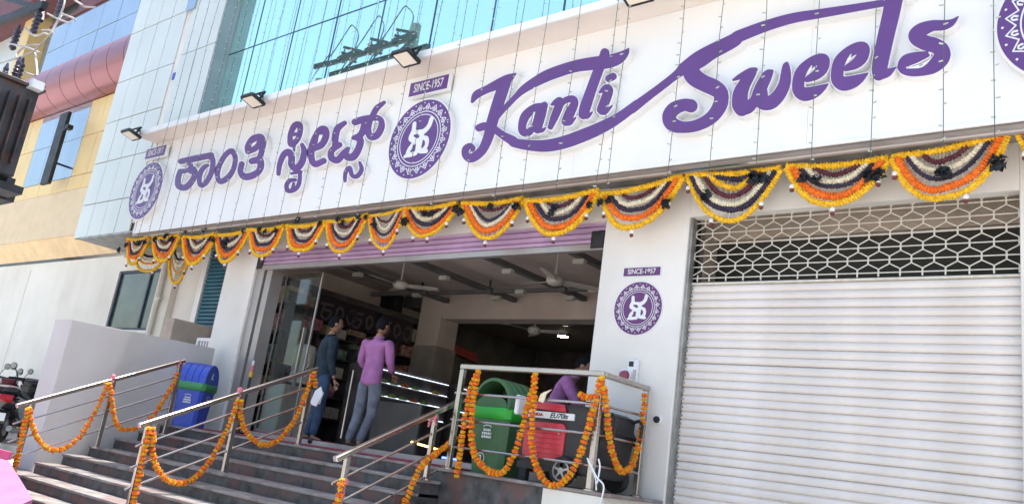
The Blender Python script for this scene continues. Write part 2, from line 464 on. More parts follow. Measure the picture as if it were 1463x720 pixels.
# generator platform
part('platform_face', MB().box(-5.66, -4.42, 6.13, 6.16, 0, LZ-.032), M['granite'])
part('platform_face', MB().box(-5.66, -5.63, 6.165, 6.99, 0, LZ-.032), M['granite'])
part('platform_block', MB().box(-4.418, -3.80, 6.10, 6.98, 0, LZ-.034), M['plaster2'])
part('platform_ledge', MB().box(-5.69, -3.72, 6.09, 6.99, LZ-.03, LZ), M['granite_top'], bevel=.004)
part('platform_core', MB().box(-5.62, -4.43, 6.17, 6.98, 0, LZ-.035), M['granite'])
# pillars
part('pillar', MB().box(-11.72, -10.93, 7.0, 7.45, .02, 4.40), M['plaster'], bevel=.006)
part('pillar', MB().box(-4.69, -3.72, 7.0, 7.75, .02, 4.40), M['plaster'], bevel=.006)
part('pillar', MB().box(-.93, 1.2, 7.0, 7.75, .02, 4.40), M['plaster'], bevel=.006)
part('lintel', MB().box(-10.93, -4.69, 7.0, 7.3, 4.03, 4.40), M['plaster'])
part('lintel', MB().box(-3.72, -.93, 7.0, 7.12, 4.0, 4.40), M['plaster'])
part('reveal_strip', MB().box(-3.716, -3.69, 7.03, 7.3, .1, 4.0), M['galv'])
# door jambs at the left of the entrance
part('door_jamb', MB().box(-10.925, -10.74, 7.04, 7.3, LZ, 3.75), M['alu'])
part('door_jamb', MB().box(-10.70, -10.56, 7.06, 7.26, LZ, 3.75), M['alu'])
part('door_jamb', MB().box(-10.74, -10.70, 7.12, 7.26, LZ, 3.75), M['black'])
# soffit + conduits
part('soffit', MB().box(-16.3, 1.2, 6.56, 7.0, 4.402, 4.44), M['galv'])
part('soffit', MB().box(-16.3, -11.74, 7.004, 7.7, 4.402, 4.44), M['galv'])
mb = MB(); mb.tube([(-14.0, 6.70, 4.37), (1.2, 6.70, 4.37)], .035, 10)
part('soffit_pipe', mb, M['alu'], smooth=True)
mb = MB(); mb.prism([(6.6, 4.40), (6.6, 4.36), (6.63, 4.345), (6.66, 4.36), (6.66, 4.40)], 'x', -14.3, 1.2)
part('soffit_channel', mb, M['alu'])
# sign structure behind the face: floor slab and wall above
part('floor_slab', MB().box(-16.4, 1.2, 7.02, 15, 4.42, 4.7), M['inceil'])
part('upper_wall', MB().box(-12.5, 1.2, 6.86, 7.0, 4.71, 12.2), M['mull'])
part('shading_roof_slab', MB().box(-9.75, 1.2, 6.45, 15, 12.2, 12.45), M['plaster'])  # unseen roof, front edge set so its shadow falls across the steps
part('shading_roof_slab', MB().box(-12.9, -9.76, 6.82, 15, 12.2, 12.45), M['plaster'])  # set back here to let sun further up the left steps
# hood over the sign
HZ = 6.06
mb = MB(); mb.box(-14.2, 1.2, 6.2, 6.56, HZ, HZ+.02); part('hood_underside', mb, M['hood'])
part('hood_fascia', MB().box(-14.2, 1.2, 6.16, 6.197, HZ-.012, HZ+.085), M['white'], bevel=.004)
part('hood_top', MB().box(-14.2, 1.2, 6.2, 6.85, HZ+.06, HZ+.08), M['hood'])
# glass curtain wall
XM = [-12.1-.2, -11.04, -9.93, -8.84, -7.73, -6.62, -5.5, -4.4, -3.3, -2.2, -1.1, 0, 1.1]
ZM = [6.15, 6.60, 7.68, 8.8, 9.9, 11.0, 12.18]
XM[0] = -12.9
XM2 = [-12.9, -12.14]+XM[1:]
for i in range(len(XM2)-1):
    for j in range(len(ZM)-1):
        a, c_ = XM2[i]+.012, XM2[i+1]-.012; z0, z1 = ZM[j]+.012, ZM[j+1]-.012
        t = rs.uniform(-.0014, .0014); u = rs.uniform(-.0014, .0014)
        p = MB().add([(a, 6.80-t, z0), (c_, 6.80+t, z0), (c_, 6.80+t+u, z1), (a, 6.80-t+u, z1), (a, 6.83, z0), (c_, 6.83, z0), (c_, 6.83, z1), (a, 6.83, z1)],
                     [(0,1,2,3), (5,4,7,6), (4,0,3,7), (1,5,6,2), (3,2,6,7), (4,5,1,0)])
        part('glass_pane', p, M['glass_cyan'])
for x in XM2[1:]: part('mullion', MB().box(x-.012, x+.012, 6.795, 6.85, 6.15, 12.18), M['mull'])
for z in ZM[1:-1]: part('transom', MB().box(-12.9, 1.2, 6.797, 6.852, z-.011, z+.011), M['mull'])
# grey cladding: panel grid of the left zone, the projecting pier, the white strip
def panels(xs, zs, y, m, gap=.008, th=.03, parent=SB, name='cladding_panel', back=True):
    for i in range(len(xs)-1):
        for j in range(len(zs)-1):
            q = rs.uniform(-.002, .002)
            MB().box(xs[i]+gap, xs[i+1]-gap, y+q, y+th, zs[j]+gap, zs[j+1]-gap).build(name, m, parent, bevel=.003)
    if back: MB().box(xs[0], xs[-1], y+th+.002, y+th+.02, zs[0], zs[-1]).build(name+'_backing', M['joint'], parent)
zsl = [4.43, 5.10, 5.96, 6.83, 7.72, 8.82, 9.9]
panels([-16.56, -16.02, -15.48, -14.94, -14.38], zsl, 6.56, M['acp'])
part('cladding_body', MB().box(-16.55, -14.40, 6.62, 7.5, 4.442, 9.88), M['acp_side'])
panels([-14.12, -13.55, -12.95], [6.16, 7.80, 9.9], 6.53, M['acp'])
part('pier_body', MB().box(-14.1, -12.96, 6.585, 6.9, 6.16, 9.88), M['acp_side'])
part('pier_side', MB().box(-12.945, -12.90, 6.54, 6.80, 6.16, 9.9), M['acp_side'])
part('white_strip', MB().box(-14.385, -14.115, 6.585, 6.8, 4.6, 9.9), M['plaster'])
mb = MB(); mb.box(-14.31, -14.22, 6.57, 6.584, 7.36, 7.50); part('blue_sticker', mb, M['blue'])
# small window high in the pier
part('pier_window', MB().box(-14.33, -14.02, 6.50, 6.525, 8.75, 9.88), M['glass_blue'])

# ------------------------------------------------------------------ purple shutter rolled up over the entrance
RS = thing('roller_shutter', 'lavender roller shutter rolled up above the open shop entrance', 'shutter', (-7.8, 7.1, 3.7))
zz = 3.80
while zz < 4.03:
    mb = MB(); mb.prism([(7.06, zz), (7.035, zz+.012), (7.035, zz+.045), (7.06, zz+.062), (7.09, zz+.062), (7.09, zz)], 'x', -10.93, -4.70)
    mb.build('slat', M['lav'], RS); zz += .066
MB().box(-10.93, -4.70, 7.02, 7.10, 3.725, 3.797).build('bottom_bar', M['alu'], RS, bevel=.005)
MB().box(-4.86, -4.70, 7.00, 7.03, 3.74, 3.93).build('lock_plate', M['blk_metal'], RS, bevel=.004)
MB().box(-10.92, -10.80, 7.00, 7.03, 3.74, 3.93).build('lock_plate', M['blk_metal'], RS, bevel=.004)

# ------------------------------------------------------------------ grey shutter with honeycomb grille
RG = thing('grille_shutter', 'closed off-white roller shutter with honeycomb grille along its top', 'shutter', (-2.3, 7.1, .2))
x0, x1 = -3.685, -.935; ztop = 3.335; p = .0757
sl_me = None; z = ztop-p; k = 0
while z > .05:
    if sl_me is None:
        mb = MB(); mb.prism([(.028, 0), (.016, .003), (.008, .008), (.002, .020), (-.002, .040), (.004, .060), (.012, .0685), (.022, .071), (.022, .0757), (.06, .0757), (.06, 0)], 'x', x0, x1)
        o = mb.build('slat', M['shutter'], RG); sl_me = o.data; o.location = (0, 7.1+rs.uniform(-.002, .002), z)
        sl_root = o
    else:
        o = inst('slat', sl_me, RG, (0, 7.1+rs.uniform(-.005, .005), z+rs.uniform(-.0015, .0015)), (0, rs.uniform(-.0009, .0009), rs.uniform(-.001, .001)))
    z -= p; k += 1
mb = MB()
# end clips down both sides
zz = ztop-.04
while zz > .1:
    MB().box(x0-.012, x0+.02, 7.086, 7.10, zz-.012, zz+.012).build('end_clip', M['galv'], RG); zz -= p
MB().box(x0-.03, x0-.002, 7.12, 7.2, .1, 4.0).build('guide_rail', M['blk_metal'], RG)
MB().box(x1, x1+.03, 7.05, 7.2, .1, 4.0).build('guide_rail', M['galv'], RG)
MB().box(x0, x1, 7.09, 7.13, ztop-.002, ztop+.02).build('grille_bar', M['grille'], RG, bevel=.003)
rowh = .112; cw = .171; nx = int((x1-x0)/cw)+1; amp = .024
rod = MB().bar((0,0,0), (x1-x0, 0, 0), .010, .009).build('grille_rod', M['grille'], RG); rod.location = (x0, 7.105, ztop+.065)
lk = MB().bar((0,0,-.033), (0,0,.033), .012, .011).build('grille_link', M['grille'], RG); lk.location = (x0+.05, 7.11, ztop+.065)
firstw = None
for r in range(6):
    zr = ztop+.065+r*rowh
    if r > 0: inst('grille_rod', rod.data, RG, (x0, 7.105, zr))
    off = (r % 2)*cw/2
    pts = []; n = int((x1-x0)/(cw/2))
    for i in range(n+1):
        hi = (i+r) % 2
        pts.append((x0+i*cw/2, 7.112, zr+rowh/2+(amp if hi else -amp)))
    mb = MB()
    for a, c_ in zip(pts[:-1], pts[1:]): mb.bar(a, c_, .011, .009)
    mb.build('grille_zigzag', M['grille'], RG)
    i = r % 2
    while i <= n:
        xk = x0+i*cw/2
        # between the trough of this row's zigzag and the peak of the one below
        if not (r == 0 and i == 0): inst('grille_link', lk.data, RG, (xk, 7.11, zr))
        i += 2
part('shutter_box_wall', MB().box(-3.7, -.92, 7.5, 7.55, PY(1400,322,7.5).z, 4.4), M['tan'])
part('shutter_box_wall', MB().box(-3.7, -.92, 7.62, 7.7, 0, 3.9), mat('unlit_room_shade', (.035,.034,.03), .7))  # dark sheet painting the gloom of the room behind the grille
part('shutter_box_side', MB().box(-3.71, -3.69, 7.32, 7.6, 3.0, 4.4), M['tan'])

# ------------------------------------------------------------------ shop interior
FZ = 1.372
INT = thing('shop_interior', 'dim shop interior with beams and side walls behind the entrance', 'room', (-8, 10, 1.37))
def ip(name, mb, m, **k): return mb.build(name, m, INT, **k)
ip('floor', MB().box(-12.3, -4.5, 7.16, 16, .1, FZ), M['infloor'])
ip('ceiling', MB().box(-12.3, -4.5, 7.31, 11.0, 4.36, 4.405), M['inceil'])
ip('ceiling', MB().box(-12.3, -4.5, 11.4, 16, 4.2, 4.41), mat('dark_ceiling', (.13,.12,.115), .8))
ip('cross_beam', MB().box(-11.3, -4.5, 11.0, 11.4, 3.87, 4.41), M['inwall'])
ip('side_wall', MB().box(-12.5, -12.3, 7.46, 11.99, .1, 4.4), M['inwall'])
ip('rear_side_wall', MB().box(-12.5, -12.3, 12.0, 16, .1, 4.4), mat('shaded_wall', (.10,.095,.09), .7, var=.2))  # rear part of the wall coloured dark to keep the back room dim
ip('side_wall', MB().box(-4.5, -4.3, 7.76, 11.99, .1, 4.4), M['inwall'])
ip('rear_side_wall', MB().box(-4.5, -4.3, 12.0, 16, .1, 4.4), _mats['shaded_wall'])
ip('rear_wall', MB().box(-12.3, -4.5, 16, 16.2, .1, 4.4), M['darkwood'])
ip('column', MB().box(-11.32, -10.75, 10.95, 11.45, FZ, 4.36), M['inwall'], bevel=.005)
ip('column_cladding', MB().box(-11.34, -10.73, 10.93, 11.47, FZ, 3.35), mat('column_paint', (.34,.30,.27), .7), bevel=.005)
for i, X in enumerate((-10.6, -9.0, -7.55, -6.1)):
    ip('ceiling_track', MB().box(X-.05, X+.05, 7.9, 10.9, 4.14, 4.22), mat('track_grey', (.13,.125,.125), .6))
    for Y in (8.6, 10.2):
        ip('track_hanger', MB().box(X-.01, X+.01, Y-.01, Y+.01, 4.22, 4.36), M['blk_metal'])
for a in range(5):
    ip('cross_track', MB().box(-11.8+a*1.5, -10.35+a*1.5, 10.06, 10.13, 4.1, 4.16), _mats['track_grey'])
for i, (X, Y) in enumerate([(-10.6, 8.7), (-9.0, 9.1), (-9.0, 10.4), (-7.55, 8.9), (-7.55, 10.5), (-6.1, 8.6), (-10.6, 10.1), (-8.2, 10.05), (-6.8, 10.05)]):
    t = tag(MB().box(X-.09, X+.09, Y-.05, Y+.05, 4.06, 4.13).build('spotlight', M['cream'], None, bevel=.01),
            'small pale unlit spotlight on a ceiling track, ' + ['nearest the street on the leftmost track','front one on the second track','rear one on the second track','front one on the third track','rear one on the third track','front one on the rightmost track','rear one on the leftmost track','on the cross track left of centre','on the cross track right of centre'][i], 'spotlight', 'unlit track lights under the ceiling')
# ceiling lights deep inside
lampm = mat('lamp_glow', (.9, .85, .7), .5, emit=(1, .85, .6), estr=40)
q = PZ(804, 481, 4.15)
t = thing('ceiling_lamp', 'lit oval ceiling lamp glowing deep inside the shop', 'ceiling lamp', q)
MB().lathe([(.0, 0), (.10, .0), (.12, .02), (.12, .05)], (q.x, q.y, q.z), seg=20).build('lamp_disc', lampm, t, smooth=True)
MB().lathe([(.125, .01), (.15, .02), (.15, .05), (.10, .05)], (q.x, q.y, q.z), seg=20).build('lamp_ring', M['black'], t, smooth=True)
for px, py, lab in [(720, 463, 'left of the two unlit ceiling discs in the rear room'), (810, 465, 'right of the two unlit ceiling discs in the rear room')]:
    q = PZ(px, py, 4.17)
    tag(MB().lathe([(.1, 0), (.14, .02), (.1, .04)], tuple(q), seg=16).build('ceiling_disc', M['alu'], None, smooth=True), lab, 'ceiling lamp')

def fan(px, py, lab, rot, zt=4.38):
    hub = PZ(px, py, 3.86) if False else None
    return
def make_fan(loc, rot, lab):
    t = thing('ceiling_fan', lab, 'fan', loc, rot, 'ceiling fans in the shop', local=True)
    MB().tube([(0,0,0), (0,0,-.42)], .014, 8).build('rod', M['cream'], t)
    MB().lathe([(.03,-.02), (.055,-.06), (.05,-.0)], seg=12).build('canopy', M['cream'], t, smooth=True)
    MB().lathe([(.02,-.36), (.07,-.38), (.12,-.42), (.125,-.46), (.10,-.50), (.05,-.52)], seg=18).build('motor', M['cream'], t, smooth=True)
    for k in range(3):
        a = k*2*PI/3; ca, sa = math.cos(a), math.sin(a); mb = MB()
        pts = []
        for r_, w_ in ((.11, .03), (.2, .055), (.35, .07), (.6, .06), (.62, .04)):
            for s_ in (-1, 1):
                x, y = r_, s_*w_; pts.append((x*ca-y*sa, x*sa+y*ca, -.455-s_*.012))
        vs = pts+[(x, y, z-.006) for x, y, z in pts]; n = 10
        fs = []
        for i in range(4):
            a_, b_, c_, d_ = 2*i, 2*i+1, 2*i+3, 2*i+2
            fs += [(a_, b_, c_, d_), (n+d_, n+c_, n+b_, n+a_), (a_, d_, n+d_, n+a_), (b_, n+b_, n+c_, c_)]
        fs += [(0, n, n+1, 1), (8, 9, n+9, n+8)]
        mb.add(vs, fs).build('blade', M['cream'], t)
    return t
q1 = PZ(572, 408, 3.90); q1.z = 4.36
f1 = make_fan(q1, .5, 'cream ceiling fan left of centre under the front ceiling')
q2 = PZ(793, 402, 3.90); q2.z = 4.36
dup(f1, q2, .9, 'cream ceiling fan right of centre under the front ceiling')
q3 = PZ(762, 484, 3.6); q3.z = 4.2; dup(f1, q3, .2, 'dim ceiling fan in the dark rear room, beyond the beam')

# wall shelving along the left wall: unit > shelves, boxes are things of their own
SU = thing('wall_shelving', 'dark tall shelving unit along the left inner wall', 'shelf', (-12.1, 10, FZ))
MB().box(-12.29, -11.86, 8.2, 11.9, 3.86, 3.97).build('top_board', M['darkwood'], SU)
MB().box(-12.29, -12.25, 8.2, 11.9, FZ, 3.86).build('back_panel', M['darkwood'], SU)
for Y in (8.2, 9.1, 10.0, 11.0, 11.86): MB().box(-12.25, -11.87, Y, Y+.04, FZ, 3.86).build('upright', M['darkwood'], SU)
zsf = [1.75, 2.12, 2.47, 2.82, 3.17]
for z in zsf: MB().box(-12.25, -11.88, 8.24, 11.86, z, z+.025).build('shelf_board', M['darkwood'], SU)
SGN = thing('inner_sign', 'dark inner signboard with faint pale lettering above the shelves', 'sign', (-11.83, 10, 3.5))
MB().box(-11.85, -11.80, 8.9, 11.3, 3.42, 3.84).build('board', mat('sign_black', (.03,.02,.028), .5), SGN)
cols_ = [(.42,.05,.07), (.40,.33,.16), (.35,.10,.20), (.08,.16,.12), (.45,.40,.33), (.30,.07,.05), (.12,.10,.22), (.48,.24,.08), (.05,.17,.20), (.5,.42,.36)]
bx = 0; cn_ = ['red','beige','plum','dark green','pale grey','brown','navy','orange','teal','cream']
for zi, z in enumerate(zsf):
    Y = 8.30; bk = 0
    while Y < 11.7:
        wd = rs.uniform(.16, .34); h = rs.uniform(.16, .30)
        if rs.random() < .88 and not any(abs(Y+wd/2-u_) < .18 for u_ in (9.12, 10.02, 11.02)):
            c_ = rs.choice(cols_); mm = mat('carton_%d' % cols_.index(c_), tuple(min(.85, v*1.7+.03) for v in c_), .5, var=.3, vscale=9, second=tuple(min(1, v*.5+.35) for v in c_), sscale=9)
            o = MB().box(-12.2, -11.93, Y, Y+wd, z+.027, z+.027+h).build('sweet_box', mm, None, bevel=.004)
            tag(o, '%s sweet box, %s along the %s shelf of the left wall' % (cn_[cols_.index(c_)], ordinal(bk), ['lowest', 'second lowest', 'middle', 'second highest', 'highest'][zi]), 'box', 'sweet boxes on the %s wall shelf' % ['lowest', 'second', 'middle', 'second highest', 'highest'][zi])
            bx += 1; bk += 1
        Y += wd+rs.uniform(.02, .08)
# bright cartons and a printed panel standing proud on the shelves
for (xa, ya, xb_, yb_, c_, lab) in [(447,424,466,445,(.62,.55,.36),'large beige carton high on the wall shelving, nearest the entrance'), (440,452,459,474,(.55,.20,.30),'pink carton below the large beige carton on the wall shelving'),
     (432,455,438,472,(.6,.10,.06),'narrow red carton beside the pink carton'), (420,410,442,442,(.55,.16,.10),'red and white festive box at the top behind the glass door'),  # red and white block paints the garland's reflection in the door glass
     (408,448,424,478,(.45,.42,.16),'olive gold box behind the glass door'), (560,462,582,482,(.62,.08,.08),'red half of the printed boxes right of the person in pink'), (584,468,598,490,(.62,.58,.48),'cream box right of the red one behind the person in pink'),
     (404,500,418,530,(.40,.06,.14),'dark pink box low behind the glass door'), (500,470,522,484,(.45,.30,.20),'brown box between the two heads on the shelves'), (505,492,530,505,(.20,.30,.22),'green box between the two people on the shelves')]:
    a_ = PX(xa, ya, -11.84); b_ = PX(xb_, yb_, -11.84)
    tag(MB().box(-11.95, -11.84, a_.y, b_.y, min(a_.z, b_.z), max(a_.z, b_.z)).build('carton', mat('box_%s' % lab[:14].replace(' ', '_'), c_, .6, var=.35, vscale=14, second=tuple(min(1, v*.4+.35) for v in c_), sscale=11), None, bevel=.004), lab, 'carton', 'cartons on the wall shelving')
# display rack right behind the glass at the left of the entrance
RK = thing('display_rack', 'narrow display rack behind the glass at the left edge', 'rack', (-11.4, 8.0, FZ))
for z in (1.45, 1.95, 2.45, 2.95, 3.4): MB().box(-11.75, -11.0, 7.75, 8.1, z, z+.03).build('shelf_board', M['cream'], RK)
for x in (-11.75, -11.03): MB().box(x, x+.03, 7.75, 8.1, FZ, 3.6).build('upright', M['blk_metal'], RK)
for z, c_, lab in ((3.43, 1, 'gold'), (2.98, 0, 'red'), (2.48, 3, 'dark green'), (1.98, 7, 'orange')):
    for j in range(2):
        mm = mat('carton_%d' % c_, cols_[c_], .6, var=.3, vscale=9)
        tag(MB().box(-11.68+j*.34, -11.40+j*.34, 7.8, 8.05, z, z+.26).build('gift_box', mm, None, bevel=.004),
            '%s gift box at the %s of its shelf in the narrow rack' % (lab, ['left', 'right'][j]), 'box', 'gift boxes in the narrow rack')

# lit display counters
CN = thing('display_counter', 'long glass sweet counter with rows of lit shelf edges', 'counter', (-9.9, 10.4, FZ))
ledm = mat('led_strip', (.8, .85, 1), .5, emit=(.75, .85, 1), estr=1.1)
MB().box(-10.25, -9.72, 8.6, 10.35, FZ, 2.62).build('cabinet', M['darkwood'], CN)
MB().box(-10.25, -9.72, 10.55, 13.0, FZ, 2.62).build('cabinet', M['darkwood'], CN)
for (a, c_) in ((8.66, 10.3), (10.6, 12.9)):
    for z in (2.56, 2.37, 2.17, 1.95):
        MB().box(-9.70, -9.67, a, c_, z, z+.014).build('lit_edge', ledm, CN)
        MB().box(-9.715, -9.62, a, c_, z-.02, z-.003).build('shelf', M['alu'], CN)
    for kx in range(int((c_-a)/.24)):
        for z in (2.37, 2.17, 1.95):
            if rs.random() < .8:
                cc = rs.choice([(.5,.3,.05), (.4,.12,.03), (.45,.4,.3), (.15,.25,.06), (.3,.06,.08)])
                mm = mat('sweets_%02d' % int(cc[0]*100), cc, .6, var=.3, vscale=30)
                MB().lathe([(.075, 0), (.08, .01), (.06, .04), (.02, .065)], (-9.66, a+.14+kx*.24, z+.024-.02), seg=8).build('sweet_pile', mm, CN)
warm = mat('warm_strip', (1, .7, .2), .5, emit=(1, .62, .12), estr=5)
bl = mat('blue_strip', (.2, .3, 1), .5, emit=(.12, .2, 1), estr=2)
q = PZ(590, 631, FZ+.06); q2 = PZ(625, 641.5, FZ+.06)
a = PX(590, 631, -8.0); c_ = PX(627, 642, -8.0)
tag(MB().bar(PX(588, 631, -7.9), PX(626, 642, -7.9), .02, .022).build('floor_light_strip', warm), 'glowing yellow light strip low inside the doorway', 'light strip')
tag(MB().bar(PX(632, 653, -7.0), PX(652, 656, -7.0), .02, .025).build('floor_light_strip', bl), 'glowing blue light strip low behind the right railing', 'light strip')
# back room: red sign boards, counters, low shelves
tag(MB().prism([(PX(636,486,-12.2).y, PX(636,486,-12.2).z), (PX(682,506,-12.2).y, PX(682,506,-12.2).z), (PX(682,518,-12.2).y, PX(682,518,-12.2).z), (PX(636,498,-12.2).y, PX(636,498,-12.2).z)], 'x', -12.25, -12.2).build('wall_banner', mat('dull_red', (.42,.05,.05), .6, var=.3), None), 'dull red banner hanging in the dark rear room', 'banner')
BK = thing('rear_shelving', 'dark shelving against the rear wall of the shop', 'shelf', (-8, 15.7, FZ))
for X in [-12.2+.95*i for i in range(9)]:
    MB().box(X, X+.04, 15.4, 15.98, FZ, 3.3).build('upright', M['darkwood'], BK)
for z in (1.9, 2.3, 2.7, 3.1): MB().box(-12.2, -4.6, 15.42, 15.98, z, z+.04).build('shelf_board', M['alu'], BK)
for i in range(26):
    z = rs.choice((1.94, 2.34, 2.74)); X = rs.uniform(-11.8, -5); c_ = rs.choice(cols_)
    mm = mat('carton_%d' % cols_.index(c_), c_, .6)
    tag(MB().box(X, X+.2, 15.45, 15.7, z, z+rs.uniform(.15, .28)).build('packet', mm, None), 'packet on the shelves against the dark rear wall', 'packet', 'packets on the rear shelves')
tag(MB().box(-9.0, -6.2, 12.6, 13.2, FZ, 2.5).box(-9.05, -6.15, 12.55, 13.25, 2.5, 2.55).build('rear_counter', M['navy'], None), 'dark blue counter in the rear room', 'counter')
mb = MB(); mb.box(-12.0, -11.7, 12.0, 12.3, 3.85, 4.25)
SPK = thing('speaker', 'dark speaker box mounted high on the left inner wall', 'speaker', (-12.1, 11.1, 3.9))
MB().box(-12.28, -11.98, 10.75, 11.1, 4.0, 4.34).build('cabinet', M['black'], SPK, bevel=.01)
MB().lathe([(.0,0),(.11,.0),(.12,.01),(.12,.02)], (-11.975, 10.92, 4.16), 'x', 18).build('cone', M['rubber'], SPK)
# glass door leaf at the left, slid open
GD = thing('glass_door', 'clear glass door leaf slid open at the left of the entrance', 'door', (-10.1, 7.3, LZ))
MB().box(-10.54, -9.70, 7.32, 7.332, LZ+.1, 3.72).build('pane', M['glass'], GD)
for x in (-9.71, -10.56): MB().box(x, x+.025, 7.315, 7.337, LZ+.08, 3.72).build('stile', M['alu'], GD)
MB().box(-10.54, -9.69, 7.31, 7.345, LZ+.075, LZ+.13).build('bottom_rail', M['alu'], GD)
MB().box(-9.80, -9.78, 7.25, 7.30, 2.0, 2.9).build('handle', M['steel'], GD)
# door pull poles further in (second leaf edge)
for X in (-8.95, -8.87): pass
tag(MB().tube([(-8.72, 7.4, 1.45), (-8.72, 7.4, 2.35)], .018, 8).build('door_pull', M['steel']), 'thin upright steel door pull beside the person in navy', 'door handle')
# low dark board in front of the counters (behind the pink shirted person)
tag(MB().box(-8.75, -7.85, 7.9, 7.95, FZ, 2.02).build('low_counter_panel', mat('grey_laminate', (.10,.095,.085), .5), bevel=.005), 'grey low counter front behind the person in pink', 'counter')

# reception stand, white
RD = thing('reception_stand', 'white and grey box shaped stand just inside the glass door', 'stand', (-10.1, 7.5, FZ))
MB().box(-10.62, -10.20, 7.42, 7.95, FZ, 2.10).build('cabinet', M['plaster'], RD, bevel=.006)
MB().box(-10.195, -10.17, 7.42, 7.95, FZ, 2.10).build('side_panel', M['inwall'], RD)
MB().box(-10.65, -10.15, 7.40, 7.97, 2.10, 2.13).build('top', M['black'], RD, bevel=.004)
# cream ribbed container on the stand
JC = thing('ribbed_container', 'cream ribbed plastic container standing on the white stand', 'container', (-10.0, 7.8, 2.13))
mb = MB()
prof = []
for i in range(9): prof += [(.155 if i % 2 else .162, .02+i*.06), (.162 if i % 2 else .155, .05+i*.06)]
mb.lathe([(.13, 0)]+prof+[(.14, .58), (.10, .60)], (-10.30, 7.75, 2.133), seg=20).build('body', M['cream'], JC, smooth=True)
mb = MB(); mb.tube([(-10.15, 7.70, 2.60), (-10.08, 7.68, 2.56), (-10.07, 7.68, 2.42), (-10.15, 7.70, 2.36)], .018, 8); mb.build('handle', M['cream'], JC, smooth=True)
# barrier post
BP = thing('barrier_post', 'slim black barrier post with pink and yellow tip at the doorway', 'post', (-10.5, 7.2, LZ))
MB().lathe([(.11, 0), (.11, .02), (.02, .03), (.018, .80), (.0, .80)], (-10.48, 7.02, LZ+.014), seg=14).build('pole', M['black'], BP, smooth=True)
MB().lathe([(.028, .80), (.03, .87), (.02, .88)], (-10.48, 7.02, LZ+.014), seg=12).build('yellow_band', mat('post_yellow', (.7,.45,.03), .5), BP)
MB().lathe([(.024, .88), (.026, .96), (.015, .97)], (-10.48, 7.02, LZ+.014), seg=12).build('pink_band', M['pinkribbon'], BP)
MB().lathe([(.018, .97), (.018, 1.03), (.01, 1.04)], (-10.48, 7.02, LZ+.014), seg=12).build('white_tip', M['label'], BP)
# carpet inside
ip('door_mat', MB().box(-10.5, -8.9, 7.2, 7.6, FZ+.002, FZ+.012), M['carpet'])
# ================================================================== SIGN
SG = thing('shop_sign', 'long white fascia sign with raised purple lettering in Kannada and English', 'sign', (-7, 6.55, 4.4))
xs = [-14.12, -12.2, -9.76, -7.32, -4.88, -2.44, 0, 1.2]
for a, c_ in zip(xs[:-1], xs[1:]):
    MB().box(a+.001, c_-.001, 6.55, 6.58, 4.38, HZ-.002).build('face_panel', M['white'], SG)
MB().box(-14.13, 1.2, 6.535, 6.548, 4.368, 4.398).build('bottom_trim', M['white'], SG)
MB().box(-14.15, -14.122, 6.53, 6.60, 4.37, HZ-.01).build('end_trim', M['white'], SG)
def sign_uv(p, Y=6.45):
    q = PY(p[0], p[1], Y); return (q.x, q.z)
def letter(strokes, cuts=(), ox=0, oy=0, sc=1, grow=1.6, Y=6.45, name='letter', step=.45):
    T = lambda S: [[((x/sc)+ox, (y/sc)+oy, w_/sc) for x, y, w_ in s] for s in S]
    fd = field(T(strokes), step, grow+2, T(cuts))
    conv = lambda p: sign_uv(p, Y)
    a = plate(name, contours(fd, 0, .07), conv, (Y, Y+.04), M['purple'], SG)
    fd2 = field(T(strokes), step, grow+2, [[(x, y, max(.1, w_-2*grow)) for x, y, w_ in s] for s in T(cuts) if min(w_ for _, _, w_ in s) > 2*grow+1])
    b = plate('letter_rim', contours(fd2, grow, .07), conv, (Y+.008, Y+.1), M['white'], SG)
    return a
P = 6.544; o1 = (240, 180)
# kannada, first word
letter([[(118,332,50),(250,305,56),(400,275,56)], [(200,330,50),(215,425,50)],
        [(112,425,46),(92,490,50),(98,560,56),(160,575,56),(222,515,52),(250,450,52),(232,400,50),(170,418,40),(112,425,46)],
        [(400,285,56),(418,330,46),(405,430,46),(360,520,46),(312,556,44),(290,520,40),(300,440,44),(335,385,40),(368,368,30)]],
       [[(215,348,10),(340,338,9)], [(100,374,12),(190,378,10)]], *o1, P)
letter([[(600,235,48),(627,300,44),(610,400,44),(560,480,50),(490,520,50),(460,470,42),(475,380,44),(520,290,46),(570,240,46),(600,235,48)]], (), *o1, P)
letter([[(745,240,50),(745,190,52),(790,125,60),(860,105,62),(882,150,60),(876,230,52),(855,290,44)],
        [(760,235,50),(820,205,52),(858,150,50)],
        [(780,330,56),(850,320,66),(866,370,60),(845,425,56),(790,462,62),(715,475,62),(675,430,50),(688,355,50)]],
       [[(785,175,22),(812,160,26)]], *o1, P)
P = 4.8; o2 = (385, 135)
letter([[(140,330,36),(142,275,34),(170,215,40),(205,210,40),(208,260,34),(190,310,34),(152,342,40),(140,330,36)], [(150,275,24),(200,272,24)],
        [(60,545,26),(68,480,34),(95,415,40),(130,395,44),(150,430,44),(150,480,44),(180,508,44),(220,465,44),(236,390,38),(222,345,26)], [(165,350,22),(168,385,12)],
        [(175,585,22),(135,592,28),(115,625,28),(125,660,30),(165,655,30),(195,625,28),(206,580,26),(208,540,24)], [(150,542,18),(215,530,20)], [(155,650,20),(165,610,18)]],
       (), *o2, P)
letter([[(370,455,40),(310,478,42),(285,430,42),(292,350,46),(340,255,50),(378,242,48),(385,290,44),(355,345,44),(300,372,40)]],
       [[(345,285,20),(340,315,22)]], *o2, P)
